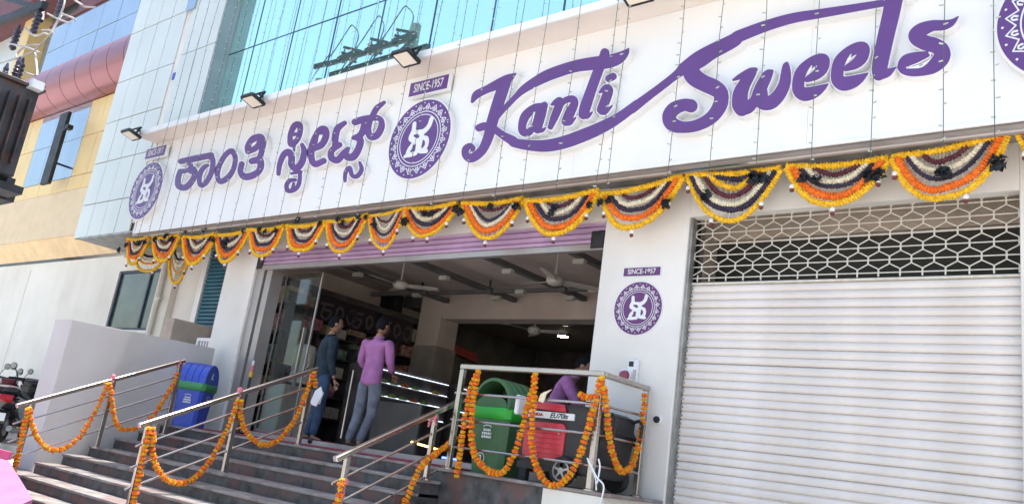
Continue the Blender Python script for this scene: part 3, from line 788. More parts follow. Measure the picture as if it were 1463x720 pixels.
letter([[(515,195,28),(465,235,44),(448,300,46),(450,340,44)],
        [(480,345,36),(425,385,40),(424,435,44),(465,450,44),(505,405,40),(535,375,34)],
        [(515,400,36),(535,430,48),(575,425,50),(608,375,46),(622,320,46),(600,295,44),(572,300,24)],
        [(600,300,40),(635,260,44),(645,215,40)],
        [(585,190,46),(640,172,46),(720,160,40),(762,175,36),(765,225,44),(735,280,46),(690,290,44),(675,240,40),(690,170,36)],
        [(700,150,30),(735,95,38),(785,55,22)]],
       (), *o2, P)
letter([[(515,592,22),(520,535,26),(548,503,28),(565,555,28),(600,560,30),(630,515,28),(618,468,20)]], (), *o2, P)
# latin, the connected brush stroke of K, t, S and the long t of the second word
def tr(st, ox, oy, sc): return [((x/sc)+ox, (y/sc)+oy, w_/sc) for x, y, w_ in st]
K = lambda s: tr(s, 650, 60, 4.0)
N_ = lambda s: tr(s, 730, 60, 4.5)
S_ = lambda s: tr(s, 880, 0, 3.6)
W_ = lambda s: tr(s, 1060, 0, 6.096)
T_ = lambda s: tr(s, 1180, 0, 5.14)
big = [K([(97,342,16),(122,302,42),(180,272,42),(250,240,55),(300,212,48),(346,182,8)]),
       K([(290,225,60),(262,300,66),(232,390,64),(208,470,62),(190,540,56),(160,610,50),(120,650,50),(85,665,48),(60,645,42),(60,612,38),(85,594,32),(102,606,26),(98,620,16)]),
       K([(205,485,40),(165,482,44),(135,492,40)]),
       K([(235,425,40),(268,395,28),(310,350,30)])+N_([(30,352,34),(80,305,48),(160,255,62),(250,210,72),(400,160,74),(520,140,82),(620,128,84),(690,105,72),(735,72,40),(757,41,3)])[0:],
       N_([(603,70,56),(590,110,58),(554,200,62),(510,320,64),(476,420,70),(462,468,58)]), N_([(462,470,46),(490,476,32),(524,450,6)]),
       K([(228,500,40),(275,535,44),(330,566,56)])+N_([(20,648,58),(100,662,66),(220,668,76),(340,645,80),(470,598,80),(590,545,74),(700,482,62),(810,400,54)])+S_([(80,560,48),(160,500,40),(240,440,38),(310,385,40),(352,350,60)]),
       S_([(350,352,60),(420,312,84),(490,268,76),(600,212,68)])+W_([(-40,325,104),(0,306,100),(200,230,92),(440,160,85),(690,118,76),(950,75,66),(1220,30,58)]),
       S_([(380,355,84),(400,395,90),(450,428,84),(505,452,84),(538,482,76),(535,540,72),(492,603,64),(422,643,58),(350,655,58),(290,640,72),(272,600,68),(298,560,68),(350,540,62),(384,545,68)]),
       T_([(505,-40,128),(478,100,124),(443,250,120),(408,410,118),(392,500,112),(384,548,88)]), T_([(400,540,90),(455,532,56),(513,495,6)]), T_([(480,-12,40),(600,-22,30),(640,-40,10)])]
letter(big, (), 0, 0, 1, 1.4, name='brush_stroke', step=.5)
P = 4.5; o3 = (730, 60)
letter([[(215,408,34),(150,425,48),(92,475,56),(70,540,50),(80,580,52),(115,580,44),(150,530,34)], [(215,405,40),(190,460,66),(170,530,66),(168,565,48)], [(170,565,40),(200,568,24),(222,550,6)]],
       [[(150,455,10),(132,500,24),(122,545,10)]], *o3, P)
letter([[(258,405,10),(290,388,40),(315,382,50),(300,430,52),(275,490,48),(252,548,32)], [(310,425,20),(345,378,36),(395,368,46),(408,395,46),(380,450,62),(352,512,56)], [(355,518,44),(380,518,30),(418,483,5)]], (), *o3, P)
letter([[(568,325,12),(605,300,44),(625,310,60),(605,375,62),(580,435,58)], [(582,445,48),(605,448,34),(652,408,5)]], (), *o3, P)
letter([[(628,236,46),(655,222,46)]], (), *o3, P)
P = 4.8; o4 = (1040, 40)
letter([[(35,358,14),(80,335,34),(150,302,50),(190,285,26)], [(165,305,58),(135,350,72),(110,390,82),(85,450,100),(80,520,108),(92,556,96)], [(92,556,90),(140,540,86),(180,500,66),(215,430,80),(250,360,76),(275,318,60),(306,292,10)],
        [(225,440,90),(232,505,100),(290,512,92),(348,460,86),(385,390,78),(396,320,70),(398,265,48),(406,236,8)]], (), *o4, P)
E1 = [[(540,352,40),(600,325,62),(645,280,76),(660,220,72),(620,215,70),(555,248,70),(500,305,76),(482,370,80),(485,430,84),(525,455,92),(590,440,78),(645,412,44),(686,384,6)]]
letter(E1, [[(572,262,14),(552,300,20),(530,338,6)]], *o4, P)
E2 = [[(262+(x-440)*1.03+440+4, y*1.03-86, w_*1.05) for x, y, w_ in s] for s in E1]
letter(E2, [[(262+(x-440)*1.03+444, y*1.03-86, w_) for x, y, w_ in [(572,262,14),(552,300,20),(530,338,6)]]], *o4, P)
letter([[(972,122,5),(925,165,44),(860,186,72),(780,190,78),(700,222,100),(660,270,110),(720,312,110),(800,335,110),(850,375,118),(845,430,116),(780,490,100),(690,520,76),(610,528,60),(562,500,70),(585,450,84),(650,425,80),(740,400,44)]],
       [[(595,497,18),(690,492,18),(745,455,16),(772,410,18),(752,385,10)]], 1180, 0, 5.14)

# round emblems
def roundel(cx, cz, R, yf, raised, parent, sx=1):
    """disc, ring ornament and centre figure; local unit circle -> wall"""
    conv = lambda p: (cx+p[0]*R*sx, cz+p[1]*R)
    circ = lambda r, n=72: [(r*math.cos(2*PI*i/n), r*math.sin(2*PI*i/n)) for i in range(n)]
    t = .004 if not raised else .03
    plate('rim_disc', [circ(1.035, 96)], conv, (yf, yf+(.09 if raised else .004)), M['white'] if raised else M['label'], parent)
    pm = M['purple'] if raised else M['plum']
    plate('purple_disc', [circ(1.0, 96)], conv, (yf-(.006 if raised else .002), yf-.0005), pm, parent)
    n = 20; zz = []
    ring = []
    for k in range(n):
        a0 = 2*PI*k/n; a1 = 2*PI*(k+.5)/n; a2 = 2*PI*(k+1)/n
        pol = lambda r, a: (r*math.cos(a), r*math.sin(a))
        ring.append([(*pol(.76, a0), .020), (*pol(.90, a1), .020)])
        ring.append([(*pol(.90, a1), .020), (*pol(.76, a2), .020)])
        ring.append([(*pol(.93, a0), .036)]*2)
        ring.append([(*pol(.755, a1-.035), .034), (*pol(.80, a1-.04), .028), (*pol(.83, a1), .02)])
        ring.append([(*pol(.755, a1+.035), .034), (*pol(.80, a1+.04), .028), (*pol(.83, a1), .02)])
    c = circ(.70, 60); ring.append([(x, y, .022) for x, y in c+[c[0]]])
    fd = field(ring, .009, .03)
    plate('ring_ornament', contours(fd, 0, .0015), conv, (yf-(.009 if raised else .004), yf-(.0055 if raised else .0025)), M['label'], parent)
    c = circ(.62, 60)
    fd = field([[(x, y, .02) for x, y in c+[c[0]]]], .009, .03)
    plate('inner_ring', contours(fd, 0, .0015), conv, (yf-(.009 if raised else .004), yf-(.0055 if raised else .0025)), M['label'], parent)
    # centre figure, traced around (330,360), radii 265 x 290
    fig = [[(268,240,40),(272,290,44),(258,340,46),(300,372,44),(262,425,40),(262,462,40),(330,460,34)], [(235,470,28),(262,462,34)],
           [(415,228,44),(405,275,44),(365,310,46),(310,308,40),(275,300,30)], [(355,320,44),(352,380,46),(355,440,44),(420,458,34)],
           [(365,350,30),(405,372,40),(412,420,36),(385,450,40)], [(300,372,40),(345,365,36)], [(330,370,30),(332,450,30)]]
    F = [[((x-330)/262, -(y-356)/280, w_/315) for x, y, w_ in s] for s in fig]
    cut = [[((x-330)/262, -(y-356)/280, w_/280) for x, y, w_ in s] for s in [[(300,402,26),(304,428,30)], [(378,400,8),(380,430,8)], [(285,322,6),(320,322,7)]]]
    fd = field(F, .009, .03, cut)
    plate('centre_figure', contours(fd, 0, .0015), conv, (yf-(.010 if raised else .004), yf-(.0055 if raised else .0025)), M['label'], parent)
def plaque(x0, x1, z0, z1, yf, parent, raised, tilt=0):
    pm = M['purple'] if raised else M['plum']
    MB().box(x0-.012, x1+.012, yf, yf+(.06 if raised else .003), z0-.012, z1+.012).build('plaque_rim', M['white'] if raised else M['label'], parent)
    MB().box(x0, x1, yf-.004, yf-.0005, z0, z1).build('plaque', pm, parent)
    text_on_wall('plaque_lettering', 'SINCE-1957', (z1-z0)*.86, (x0+x1)/2, yf-.006, (z0+z1)/2-.0, M['label'], parent, extrude=.0012, bold=.0008, sx=(x1-x0)/(z1-z0)/5.6)
for X, lab in ((-13.93, 'round purple emblem with dancing letter figure at the far left end of the sign'), (-7.215, 'round purple emblem under the SINCE-1957 plaque in the middle of the sign'), (-.47, 'round purple emblem cut off by the right edge of the view')):
    E = thing('emblem', lab, 'logo', (X, 6.5, 5.1), group='round emblems mounted on the sign')
    roundel(X, 5.112, .52, 6.46, True, E)
    if X < -1:
        E2_ = thing('since_plaque', 'small purple SINCE-1957 plaque above the %s emblem' % ('far left' if X < -10 else 'middle'), 'plaque', (X, 6.5, 5.75), group='SINCE-1957 plaques on the sign')
        xl = PY(584, 131, 6.46).x-(-7.215); 
        plaque(X-.335, X+.335, 5.735, 5.925, 6.46, E2_, True)
E = thing('emblem_sticker', 'flat round plum emblem sticker on the white pillar beside the grille shutter', 'logo', (-4.19, 7, 3.08))
roundel(-4.197, 3.083, .268, 6.994, False, E)
E = thing('since_sticker', 'flat plum SINCE-1957 sticker above the round emblem on the pillar', 'sticker', (-4.2, 7, 3.46))
plaque(-4.40, -3.985, 3.415, 3.50, 6.994, E, False)
# faint lettering on the inner sign
kn = [[(0,0,.05),(.3,.02,.05)], [(.1,0,.04),(.05,-.2,.05),(.2,-.25,.05),(.28,-.1,.05),(.08,-.1,.04)], [(.45,-.2,.05),(.42,-.05,.05),(.52,.02,.05),(.6,-.1,.05),(.5,-.22,.05)],
      [(.75,0,.04),(.9,.02,.05),(.92,-.15,.05),(.78,-.22,.05),(.7,-.1,.04)]]
for k in range(3):
    lp = contours(field([[(x+k*.82, -y, w_) for x, y, w_ in s] for s in kn], .012, .03), 0, .003)
    o = plate('faint_lettering', lp, lambda p: (p[0]*.88, -p[1]), (-.002, .002), mat('faint_white', (.16,.13,.14), .7), SGN)
    o.matrix_parent_inverse = Matrix.Translation(-WLD[SGN.name])
    o.data.transform(Matrix.Translation((-11.797, 9.0, 3.70)) @ Matrix.Rotation(PI/2, 4, 'Z'))

# floodlights
def floodlight(X, lab, tilt, proto=[None]):
    if proto[0] is None:
        t = thing('floodlight', lab, 'floodlight', (X, 6.02, 6.0), group='floodlights along the top of the sign', local=True)
        # local: origin at housing centre; face down
        R_ = Matrix.Rotation(math.radians(-16), 4, 'X')
        def tf(mb): mb.v = [tuple(R_ @ Vector(v)) for v in mb.v]; return mb
        tf(MB().prism([(-.155,-.12),(-.135,-.135),(.135,-.135),(.155,-.12),(.155,.12),(.135,.135),(-.135,.135),(-.155,.12)], 'z', -.02, .025)).build('housing', M['blk_metal'], t, bevel=.006)
        tf(MB().box(-.118, .118, -.098, .098, -.026, -.0205)).build('lens', M['lens'], t)
        mb = MB()
        for i in range(7): mb.box(-.10+i*.033, -.094+i*.033, -.09, .09, .026, .05)
        tf(mb).build('cooling_fins', M['blk_metal'], t)
        mb = MB()
        for s in (-1, 1): mb.bar((s*.165, 0, 0), (s*.165, .06, .14), .012, .035)
        mb.bar((-.17, .06, .14), (.17, .06, .14), .035, .012); mb.bar((0, .06, .14), (0, .14, .12), .05, .012)
        mb.build('bracket', M['blk_metal'], t)
        MB().tube([(.03,.05,.03), (.05,.1,.1), (.04,.15,.05)], .006, 6).build('cable', M['black'], t)
        proto[0] = t; return t
    return dup(proto[0], (X, 6.02, 6.0), 0, lab)
floodlight(-14.05, 'black floodlight above the far left emblem, over the grey cladding', 0)
floodlight(-10.42, 'black floodlight below the cyan glass, above the first Kannada word', 0)
floodlight(-7.22, 'black floodlight directly above the middle SINCE-1957 plaque', 0)
floodlight(-4.0, 'black floodlight at the top edge of the picture, above the long brush stroke', 0)

# alarm box and round switch on the pillar
AL = thing('alarm_unit', 'white alarm box with red round sounder on the right pillar', 'alarm', (-4.0, 6.98, 2.5))
pc = PY(901, 527, 6.98)
MB().box(pc.x-.03, pc.x+.085, 6.95, 6.999, pc.z-.13, pc.z+.09).build('case', M['label'], AL, bevel=.008)
MB().box(pc.x-.005, pc.x+.045, 6.945, 6.951, pc.z+.02, pc.z+.07).build('display', M['black'], AL)
MB().box(pc.x+.05, pc.x+.08, 6.94, 6.951, pc.z-.12, pc.z-.01).build('side_slot', M['alu'], AL)
MB().lathe([(.068, 6.93), (.068, 6.999)], (pc.x-.03, 0, pc.z-.075), 'y', 20).build('sounder_base', M['label'], AL)
MB().lathe([(.015, 6.895), (.045, 6.90), (.055, 6.928)], (pc.x-.03, 0, pc.z-.075), 'y', 20).build('sounder', mat('dull_maroon', (.22,.04,.07), .4), AL, smooth=True)
pc = PY(938, 599, 6.98)
BU = thing('door_buzzer', 'small round black buzzer low on the right pillar', 'buzzer', tuple(pc))
MB().lathe([(.042, 6.985), (.045, 6.999)], (pc.x, 0, pc.z), 'y', 20).build('ring', M['label'], BU)
MB().lathe([(.014, 6.965), (.03, 6.967), (.033, 6.984)], (pc.x, 0, pc.z), 'y', 20).build('button', M['black'], BU, smooth=True)

# ================================================================== LEFT NEIGHBOURS
NB = thing('neighbour_building', 'yellow clad neighbouring building with blue glass and ribbed maroon canopy', 'building', (-20, 6.6, .72))
YN = 7.35
def yx(px, py): return PY(px, py, YN)
zc0, zc1 = yx(100, 155).z, 1.4+ (8.13-0)*.9 
x_r = -16.57; x_l = PY(55, 113, YN).x
z_can0 = PY(100, 155, YN).z; z_can1 = PY(100, 98, YN).z
z_blue_top = PY(100, 30, YN).z+.05
def nbp(xs, zs, m, name, y=YN, gap=.008): panels(xs, zs, y, m, gap, .03, NB, name, True)
def frange(a, b, n): return [a+(b-a)*i/n for i in range(n+1)]
nbp(frange(x_l, x_r, 7), [z_can1-.25, z_can1+.85, z_blue_top], M['glass_blue'], 'blue_pane')
# canopy: ribbed bulge
mb = MB(); ribs = frange(x_l-.1, x_r, 9); hc = (z_can1-z_can0)/2; zc = (z_can0+z_can1)/2
for a, c_ in zip(ribs[:-1], ribs[1:]):
    pts = [(YN-.52*math.cos(t)-.02, zc+hc*math.sin(t)) for t in [math.radians(-90+15*i) for i in range(13)]]
    pts += [(YN+.02, zc+hc), (YN+.02, zc-hc)]
    MB().prism(pts, 'x', a+.011, c_-.011).build('canopy_segment', M['maroon'], NB, smooth=True)
    MB().prism([(YN-.50*math.cos(t)-.02, zc+(hc-.01)*math.sin(t)) for t in [math.radians(-90+15*i) for i in range(13)]], 'x', c_-.011, c_+.011).build('canopy_joint', M['joint'], NB)
z_j1 = PY(80, 207, YN).z; z_j2 = PY(70, 260, YN).z; z_bot = PY(0,350,7.35).z
za, zb = PY(57, 172, YN), PY(125, 150, YN)
xa, xb = PY(50, 210, YN).x, PY(120, 188, YN).x
nbp([x_l-.05, (x_l+xa)/2, xa], [z_j2, z_j1, z_can0-.01], M['yellow'], 'yellow_panel')
nbp(frange(xa, xb, 3), [z_j2, z_j1, z_can0-.01], M['glass_blue'], 'blue_pane', gap=.006)
nbp(frange(xb, x_r, 4), [z_j2, z_j1, z_can0-.01], M['yellow'], 'yellow_panel')
nbp(frange(x_l-.05, x_r, 9), [z_j2-.35, z_j2], M['yellow'], 'yellow_panel')
MB().box(-34, x_r, YN-.004, YN+.03, z_bot+.0, z_j2-.352).build('tan_panel', mat('tan_panel', (.66,.52,.34), .6, var=.05), NB)
# soffit planks running along the front
for i in range(9):
    f0, f1 = i/9+.006, (i+1)/9-.006; y0, y1 = YN+f0*.35, YN+f1*.35; z0, z1 = z_bot+.03-f0*(z_bot-4.48), z_bot+.03-f1*(z_bot-4.48)
    MB().prism([(y0, z0), (y1, z1), (y1, z1+.02), (y0, z0+.02)], 'x', -34, x_r).build('soffit_plank', M['plank'], NB)
MB().prism([(YN+.04, z_bot+.065), (7.715, 4.53), (7.715, 4.6), (YN+.04, z_bot+.12)], 'x', -34, x_r).build('soffit_backing', M['joint'], NB)
MB().box(x_l+.0, x_r, YN+.06, 9.5, 5.1, z_blue_top-.02).build('block', M['darkwood'], NB)
# dark banner sign standing off the facade
pa = PY(92, 170, YN-.3); pb = PY(66, 262, YN-.3)
BA = thing('blade_sign', 'dark narrow upright sign fixed in front of the blue panes', 'sign', (pa.x, YN-.3, pb.z))
MB().box(pb.x-.14, pb.x+.30, YN-.38, YN-.3, pb.z-.05, pa.z+.1).build('board', M['blk_metal'], BA, bevel=.01)
MB().bar((pb.x+.1, YN-.3, pb.z+.5), (pb.x+.1, YN, pb.z+.5), .04, .04).build('bracket', M['blk_metal'], BA)
MB().bar((pb.x+.2, YN-.35, pa.z-.35), (pb.x+.62, YN-.4, pa.z-.38), .04, .05).box(pb.x+.55, pb.x+.72, YN-.46, YN-.34, pa.z-.42, pa.z-.32).build('arm', M['blk_metal'], BA)
# white rear wall with window, pipe etc
WW = thing('white_wall_block', 'white plastered ground floor wall with a dark framed window', 'building', (-20, 7.7, .72))
YW = 7.72
wx0, wx1 = -16.83, -15.12; wz0, wz1 = 2.90, 4.11
def ww(name, mb, m): return mb.build(name, m, WW)
ww('wall', MB().box(-34, wx0, YW, YW+.25, .0, 4.444), M['plaster2'])
ww('wall', MB().box(wx1, -14.62, YW, YW+.25, .0, 4.398), M['plaster2'])
ww('wall', MB().box(wx0, wx1, YW, YW+.25, .0, wz0), M['plaster2'])
ww('wall', MB().box(wx0, wx1, YW, YW+.25, wz1, 4.398), M['plaster2'])
ww('wall', MB().box(-14.61, -13.68, YW+.12, YW+.3, .0, 4.398), M['plaster'])
ww('wall_joint', MB().box(-21.33, -21.31, YW-.002, YW+.01, .9, 4.3), M['tan'])
wf = ww('window_frame', MB().box(wx0, wx0+.05, YW+.03, YW+.1, wz0, wz1).box(wx1-.05, wx1, YW+.03, YW+.1, wz0, wz1).box(wx0+.051, wx1-.051, YW+.03, YW+.1, wz0, wz0+.05).box(wx0+.051, wx1-.051, YW+.03, YW+.1, wz1-.05, wz1), mat('navy_frame', (.02,.035,.07), .5))
xm = PY(193, 470, YW).x
ww('window_mullion', MB().box(xm-.025, xm+.025, YW+.028, YW+.098, wz0+.051, wz1-.051), _mats['navy_frame'])
for a, c_ in ((wx0+.052, xm-.027), (xm+.027, wx1-.052)):
    ww('window_pane', MB().box(a, c_, YW+.06, YW+.07, wz0+.052, wz1-.052), M['glass_dark'])
mb = MB()
for k in range(9): mb.box(wx0+.06, wx1-.06, YW+.14, YW+.15, wz0+.08+k*.12, wz0+.10+k*.12)
for k in range(12): mb.box(wx0+.1+k*.13, wx0+.112+k*.13, YW+.152, YW+.16, wz0+.05, wz1-.05)
mb.build('window_bars', M['galv'], WW)
ww('window_room', MB().box(wx0, wx1, YW+.2, YW+.24, wz0, wz1), mat('dim_blind', (.16,.17,.14), .8))
ww('window_sill', MB().box(wx0-.08, wx1+.08, YW-.06, YW-.002, wz0-.07, wz0-.01), M['plaster'])
ww('window_trim', MB().box(wx1+.002, wx1+.13, YW-.03, YW-.002, wz0-.07, wz1+.05), M['plaster'])
mb = MB(); mb.tube([(-14.93, YW-.07, .8), (-14.93, YW-.07, 4.35)], .05, 10); mb.tube([(-14.93, YW-.07, 3.45), (-14.75, YW-.12, 3.5)], .03, 8)
tag(mb.build('drain_pipe', M['plaster2'], None, smooth=True), 'white drain pipe running down the wall beside the dark framed window', 'pipe')
ww('jamb', MB().box(-13.675, -13.52, YW-.03, YW+.1, LZ, 4.398), M['white'])
TS = thing('teal_shutter', 'dark teal closed shutter between a white jamb and the left pillar', 'shutter', (-13.1, 7.7, 3.0))
z = 2.9
while z < 4.37:
    MB().prism([(YW+.03, z), (YW, z+.015), (YW, z+.05), (YW+.03, z+.066), (YW+.05, z+.066), (YW+.05, z)], 'x', -13.515, -12.3).build('slat', M['teal'], TS); z += .068
MB().box(-13.515, -12.3, YW-.01, YW+.05, 2.85, 2.90).build('bottom_bar', M['teal'], TS)
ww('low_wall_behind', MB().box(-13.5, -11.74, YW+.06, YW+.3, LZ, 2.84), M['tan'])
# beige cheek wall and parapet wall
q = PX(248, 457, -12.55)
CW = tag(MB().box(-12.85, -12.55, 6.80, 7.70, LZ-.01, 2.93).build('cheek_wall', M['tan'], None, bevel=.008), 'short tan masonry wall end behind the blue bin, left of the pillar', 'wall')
pw = MB(); pw.prism([(4.67, .516), (4.67, 2.40), (4.66, 2.43), (6.75, 2.46), (6.75, .516)], 'x', -11.62, -11.10)
tag(pw.build('parapet_wall', mat('parapet_plaster', (.55,.54,.53), .8, var=.05, vscale=1.2, bump=.12, bscale=90, streak=.08), None, bevel=.01), 'thick grey white parapet wall beside the left end of the steps', 'wall')
# small white grille gate
GT = thing('grille_gate', 'small white barred gate between the tan wall and the left pillar', 'gate', (-12.1, 7.1, LZ))
MB().box(-12.20, -12.15, 7.06, 7.10, LZ, 2.62).build('frame_post', M['white'], GT)
MB().box(-12.20, -11.74, 7.06, 7.10, 2.62, 2.67).build('frame_rail', M['white'], GT)
for k in range(5): MB().box(-12.09+k*.075, -12.06+k*.075, 7.07, 7.09, LZ, 2.619).build('bar', M['white'], GT)

# further building at the far left
FB = thing('far_building', 'pale panelled building with an amber pilaster beyond the yellow one', 'building', (-25, 8, 0))
YF = 9.0
def fp(px, py): return PY(px, py, YF)
xA = fp(60, 50).x; xB = fp(40, 60).x; xC = fp(30, 75).x
MB().box(-60, xC, YF, 10.6, 4.6, 22).build('wall', M['acp'], FB)
for k in range(8): MB().box(xC-.9*k-.5, xC-.9*k-.48, YF-.006, YF-.001, 4.6, 11.5).build('panel_joint', M['joint'], FB)
for z in (8.2, 9.4, 10.6): MB().box(-34, xC-.02, YF-.007, YF-.002, z, z+.02).build('panel_joint', M['joint'], FB)
MB().box(xC+.01, xB, YF+.25, 10.6, 4.6, 22).build('dark_recess', M['darkwood'], FB)
MB().box(xB+.01, xB+.75, YF-.25, 10.6, 4.6, 22).build('pilaster', M['yellow'], FB)
MB().box(xB+.77, x_l+.4, YF+.3, 10.6, 4.6, 22).build('dark_recess', M['acp_side'], FB)
for k, (a, c_, z0, z1) in enumerate([(-60, x_l+1.5, 13.9, 15.2)]):
    MB().box(a, c_, 8.2, 9.0, z0, z1).build('roof_band', mat('shaded_maroon', (.14,.045,.055), .6), FB)  # maroon with shade put into the colour, shared with the eave
# eave above the blue glass, its maroon darkened for the shade there
MB().box(x_l-.2, x_r, YN-.05, YN+.6, z_blue_top+.01, z_blue_top+.08).build('maroon_eave', mat('shaded_maroon', (.14,.045,.055), .6), NB)
MB().box(x_l-.2, x_r, YN+.5, YN+.9, z_blue_top+.0, z_blue_top+2.2).build('maroon_band', _mats['shaded_maroon'], NB)

# ================================================================== TRANSFORMER STRUCTURE
TR = thing('transformer', 'dark oil filled pole transformer hanging at the left edge', 'transformer', (-12.9, 3.75, 4.2))
tx0, tx1, ty0, ty1, tz0, tz1 = -14.1, -12.42, 3.35, 3.95, 4.22, 5.62
MB().box(tx0, tx1, ty0, ty1, tz0+.03, tz1-.08).build('tank', mat('trafo_dark', (.055,.05,.055), .5, .2, var=.35, vscale=3, second=(.10,.05,.04), sscale=5, bump=.1), TR, bevel=.02)
for k in range(12): MB().box(tx0+.08+k*.125, tx0+.10+k*.125, ty0-.16, ty0-.001, tz0+.18, tz1-.2).build('cooling_fin', _mats['trafo_dark'], TR)
for k in range(4): MB().box(tx1+.001, tx1+.12, ty0+.08+k*.13, ty0+.10+k*.13, tz0+.2, tz1-.25).build('cooling_fin', _mats['trafo_dark'], TR)
MB().box(tx0-.05, tx1+.06, ty0-.05, ty1+.05, tz1-.08, tz1-.03).build('lid', _mats['trafo_dark'], TR, bevel=.006)
MB().box(tx1-.02, tx1+.16, ty1-.18, ty1-.02, tz1-.10, tz1+.02).build('white_tag', M['label'], TR)
MB().box(tx0-.3, tx1+.10, ty0-.02, ty0+.08, tz0-.10, tz0).build('support_channel', M['blk_metal'], TR)
MB().box(tx0-.3, tx1+.10, ty1-.1, ty1, tz0-.10, tz0).build('support_channel', M['blk_metal'], TR)
for k in range(3):
    X = tx1-.22-k*.45
    prof = [(.02, 0)]
    for i in range(6): prof += [(.06-.004*i, .03+i*.055), (.03, .055+i*.055)]
    MB().lathe(prof+[(.012, .40)], (X, 3.65, tz1-.03), seg=12).build('bushing', M['porcelain'], TR, smooth=True)
# H pole
def insul(px_, z, n=4, m=M['porcelain'], R0=.075, c=None):
    mb = MB(); prof = [(.018, 0)]
    for i in range(n): prof += [(R0, .02+i*.075), (R0*.9, .045+i*.075), (.028, .06+i*.075)]
    prof += [(.018, n*.075+.05)]
    return mb.lathe(prof, c, seg=10)
HP = thing('electric_pole', 'twin pole electric structure with fuse cutouts, mirrored in the cyan glass', 'electric pole', (-13.9, 3.0, 0))
ZA = 9.80
for X in (-15.6, -12.55):
    mb = MB(); mb.tube([(X, 3.0, 0), (X, 3.0, ZA+(.45 if X > -14 else -.25))], [.17, .115], 14); mb.build('pole', mat('pole_concrete', (.16,.19,.19), .8, var=.15), HP, smooth=True)
for dy in (-.2, .2):
    MB().bar((-15.65, 3.0+dy, ZA), (-12.3, 3.0+dy, ZA), .06, .11).build('crossarm', M['blk_metal'], HP)
for i, X in enumerate((-15.2, -14.25, -13.3)):
    # fuse cutout leaning out
    MB().bar((X, 2.75, ZA+.06), (X+.05, 2.6, ZA+.34), .06, .06).build('fuse_base', M['blk_metal'], HP)
    insul(0, 0, 4, c=(X, 2.85, ZA+.2)).build('insulator', M['porcelain'], HP, smooth=True)
    MB().bar((X-.05, 2.85, ZA+.62), (X+.65, 2.85, ZA+.36), .05, .06).build('fuse_tube', M['blk_metal'], HP)
    insul(0, 0, 3, R0=.09, c=(X+.55, 2.95, ZA+.05)).build('insulator', M['porcelain'], HP, smooth=True)
    MB().bar((X+.35, 3.2, ZA+.02), (X+.9, 3.1, ZA+.16), .13, .10).build('arrester', M['blk_metal'], HP)
    mb = MB(); pts = [(X-.35, 3.3, ZA-.5), (X-.5, 3.1, ZA-.1), (X-.30, 2.9, ZA+.6), (X+.02, 2.85, ZA+1.15), (X+.20, 2.85, ZA+1.1), (X+.42, 2.85, ZA+.85), (X+.40, 2.85, ZA+.5)]
    pts = [Vector(p[:3]) for p in smooth_path([(a, b_, c2) for a, b_, c2 in pts], 4)]
    mb.tube(pts, .016, 6).build('jumper_wire', M['wire'], HP)
MB().bar((-15.6, 3.0, 6.2), (-12.9, 3.9, 6.2), .08, .10)
# lower crossarm with insulators, seen at the top left corner
LCZ = 6.95
qa, qb = PY(-60, 75, 3.9), PY(63, 5, 3.9)
MB().bar(PY(-80, 60, 3.9), PY(64, 8, 3.9), .09, .12).build('lower_crossarm', M['blk_metal'], HP)
MB().bar(PY(-20, -10, 4.0), PY(62, 14, 4.0), .06, .08).build('lower_crossarm', M['blk_metal'], HP)
MB().bar(PY(62, -30, 3.95), PY(58, 30, 3.95), .07, .07).build('strut', M['blk_metal'], HP)
for px, py in ((87, 8), (52, 32), (22, 56), (27, 105)):
    q = PY(px, py, 3.9); d_ = (PY(px+4, py-14, 3.9)-q).normalized()
    mb = MB()
    mb.lathe([(.018, -.2)]+sum([[(.055, -.16+i*.07), (.05, -.13+i*.07), (.03, -.115+i*.07)] for i in range(5)], [])+[(.016, .25)], tuple(q), seg=10)
    mb.build('insulator', M['porcelain'], HP, smooth=True)
cabm = mat('cable_grey', (.42,.40,.38), .5, var=.2)
loops_ = [[(20,100),(26,90),(24,78),(38,66),(60,64)], [(36,104),(52,108),(52,92),(50,76)], [(68,20),(84,28),(100,34)], [(88,20),(104,26),(108,30)], [(36,40),(50,52),(64,48),(72,52)], [(60,44),(72,44),(76,50)],
          [(106,0),(118,8),(120,10),(136,11)], [(10,62),(28,66),(44,70),(58,76)], [(18,110),(20,118),(34,122)], [(74,48),(84,28),(90,20)]]
for L in loops_:
    pts = [PY(x, y, 3.85+.05*i) for i, (x, y) in enumerate(L)]
    if len(pts) > 2: pts = [Vector(p) for p in smooth_path([tuple(p) for p in pts], 4)]
    MB().tube(pts, .016, 6).build('cable_loop', cabm, HP)
pts = [Vector(p) for p in smooth_path([tuple(PY(x, y, 3.9)) for x, y in [(-5,92),(40,78),(62,60),(78,38),(90,12),(94,-10)]], 5)]
MB().tube(pts, .014, 6).build('feeder_cable', cabm, HP)
MB().box(-15.9, -12.3, 3.3, 4.0, 3.9, 4.1).build('platform', M['blk_metal'], HP)
q = PY(10, 266, 3.7)
MB().box(q.x-.9, q.x, 3.5, 3.9, q.z-.05, q.z+.05).build('platform_channel', M['blk_metal'], HP)
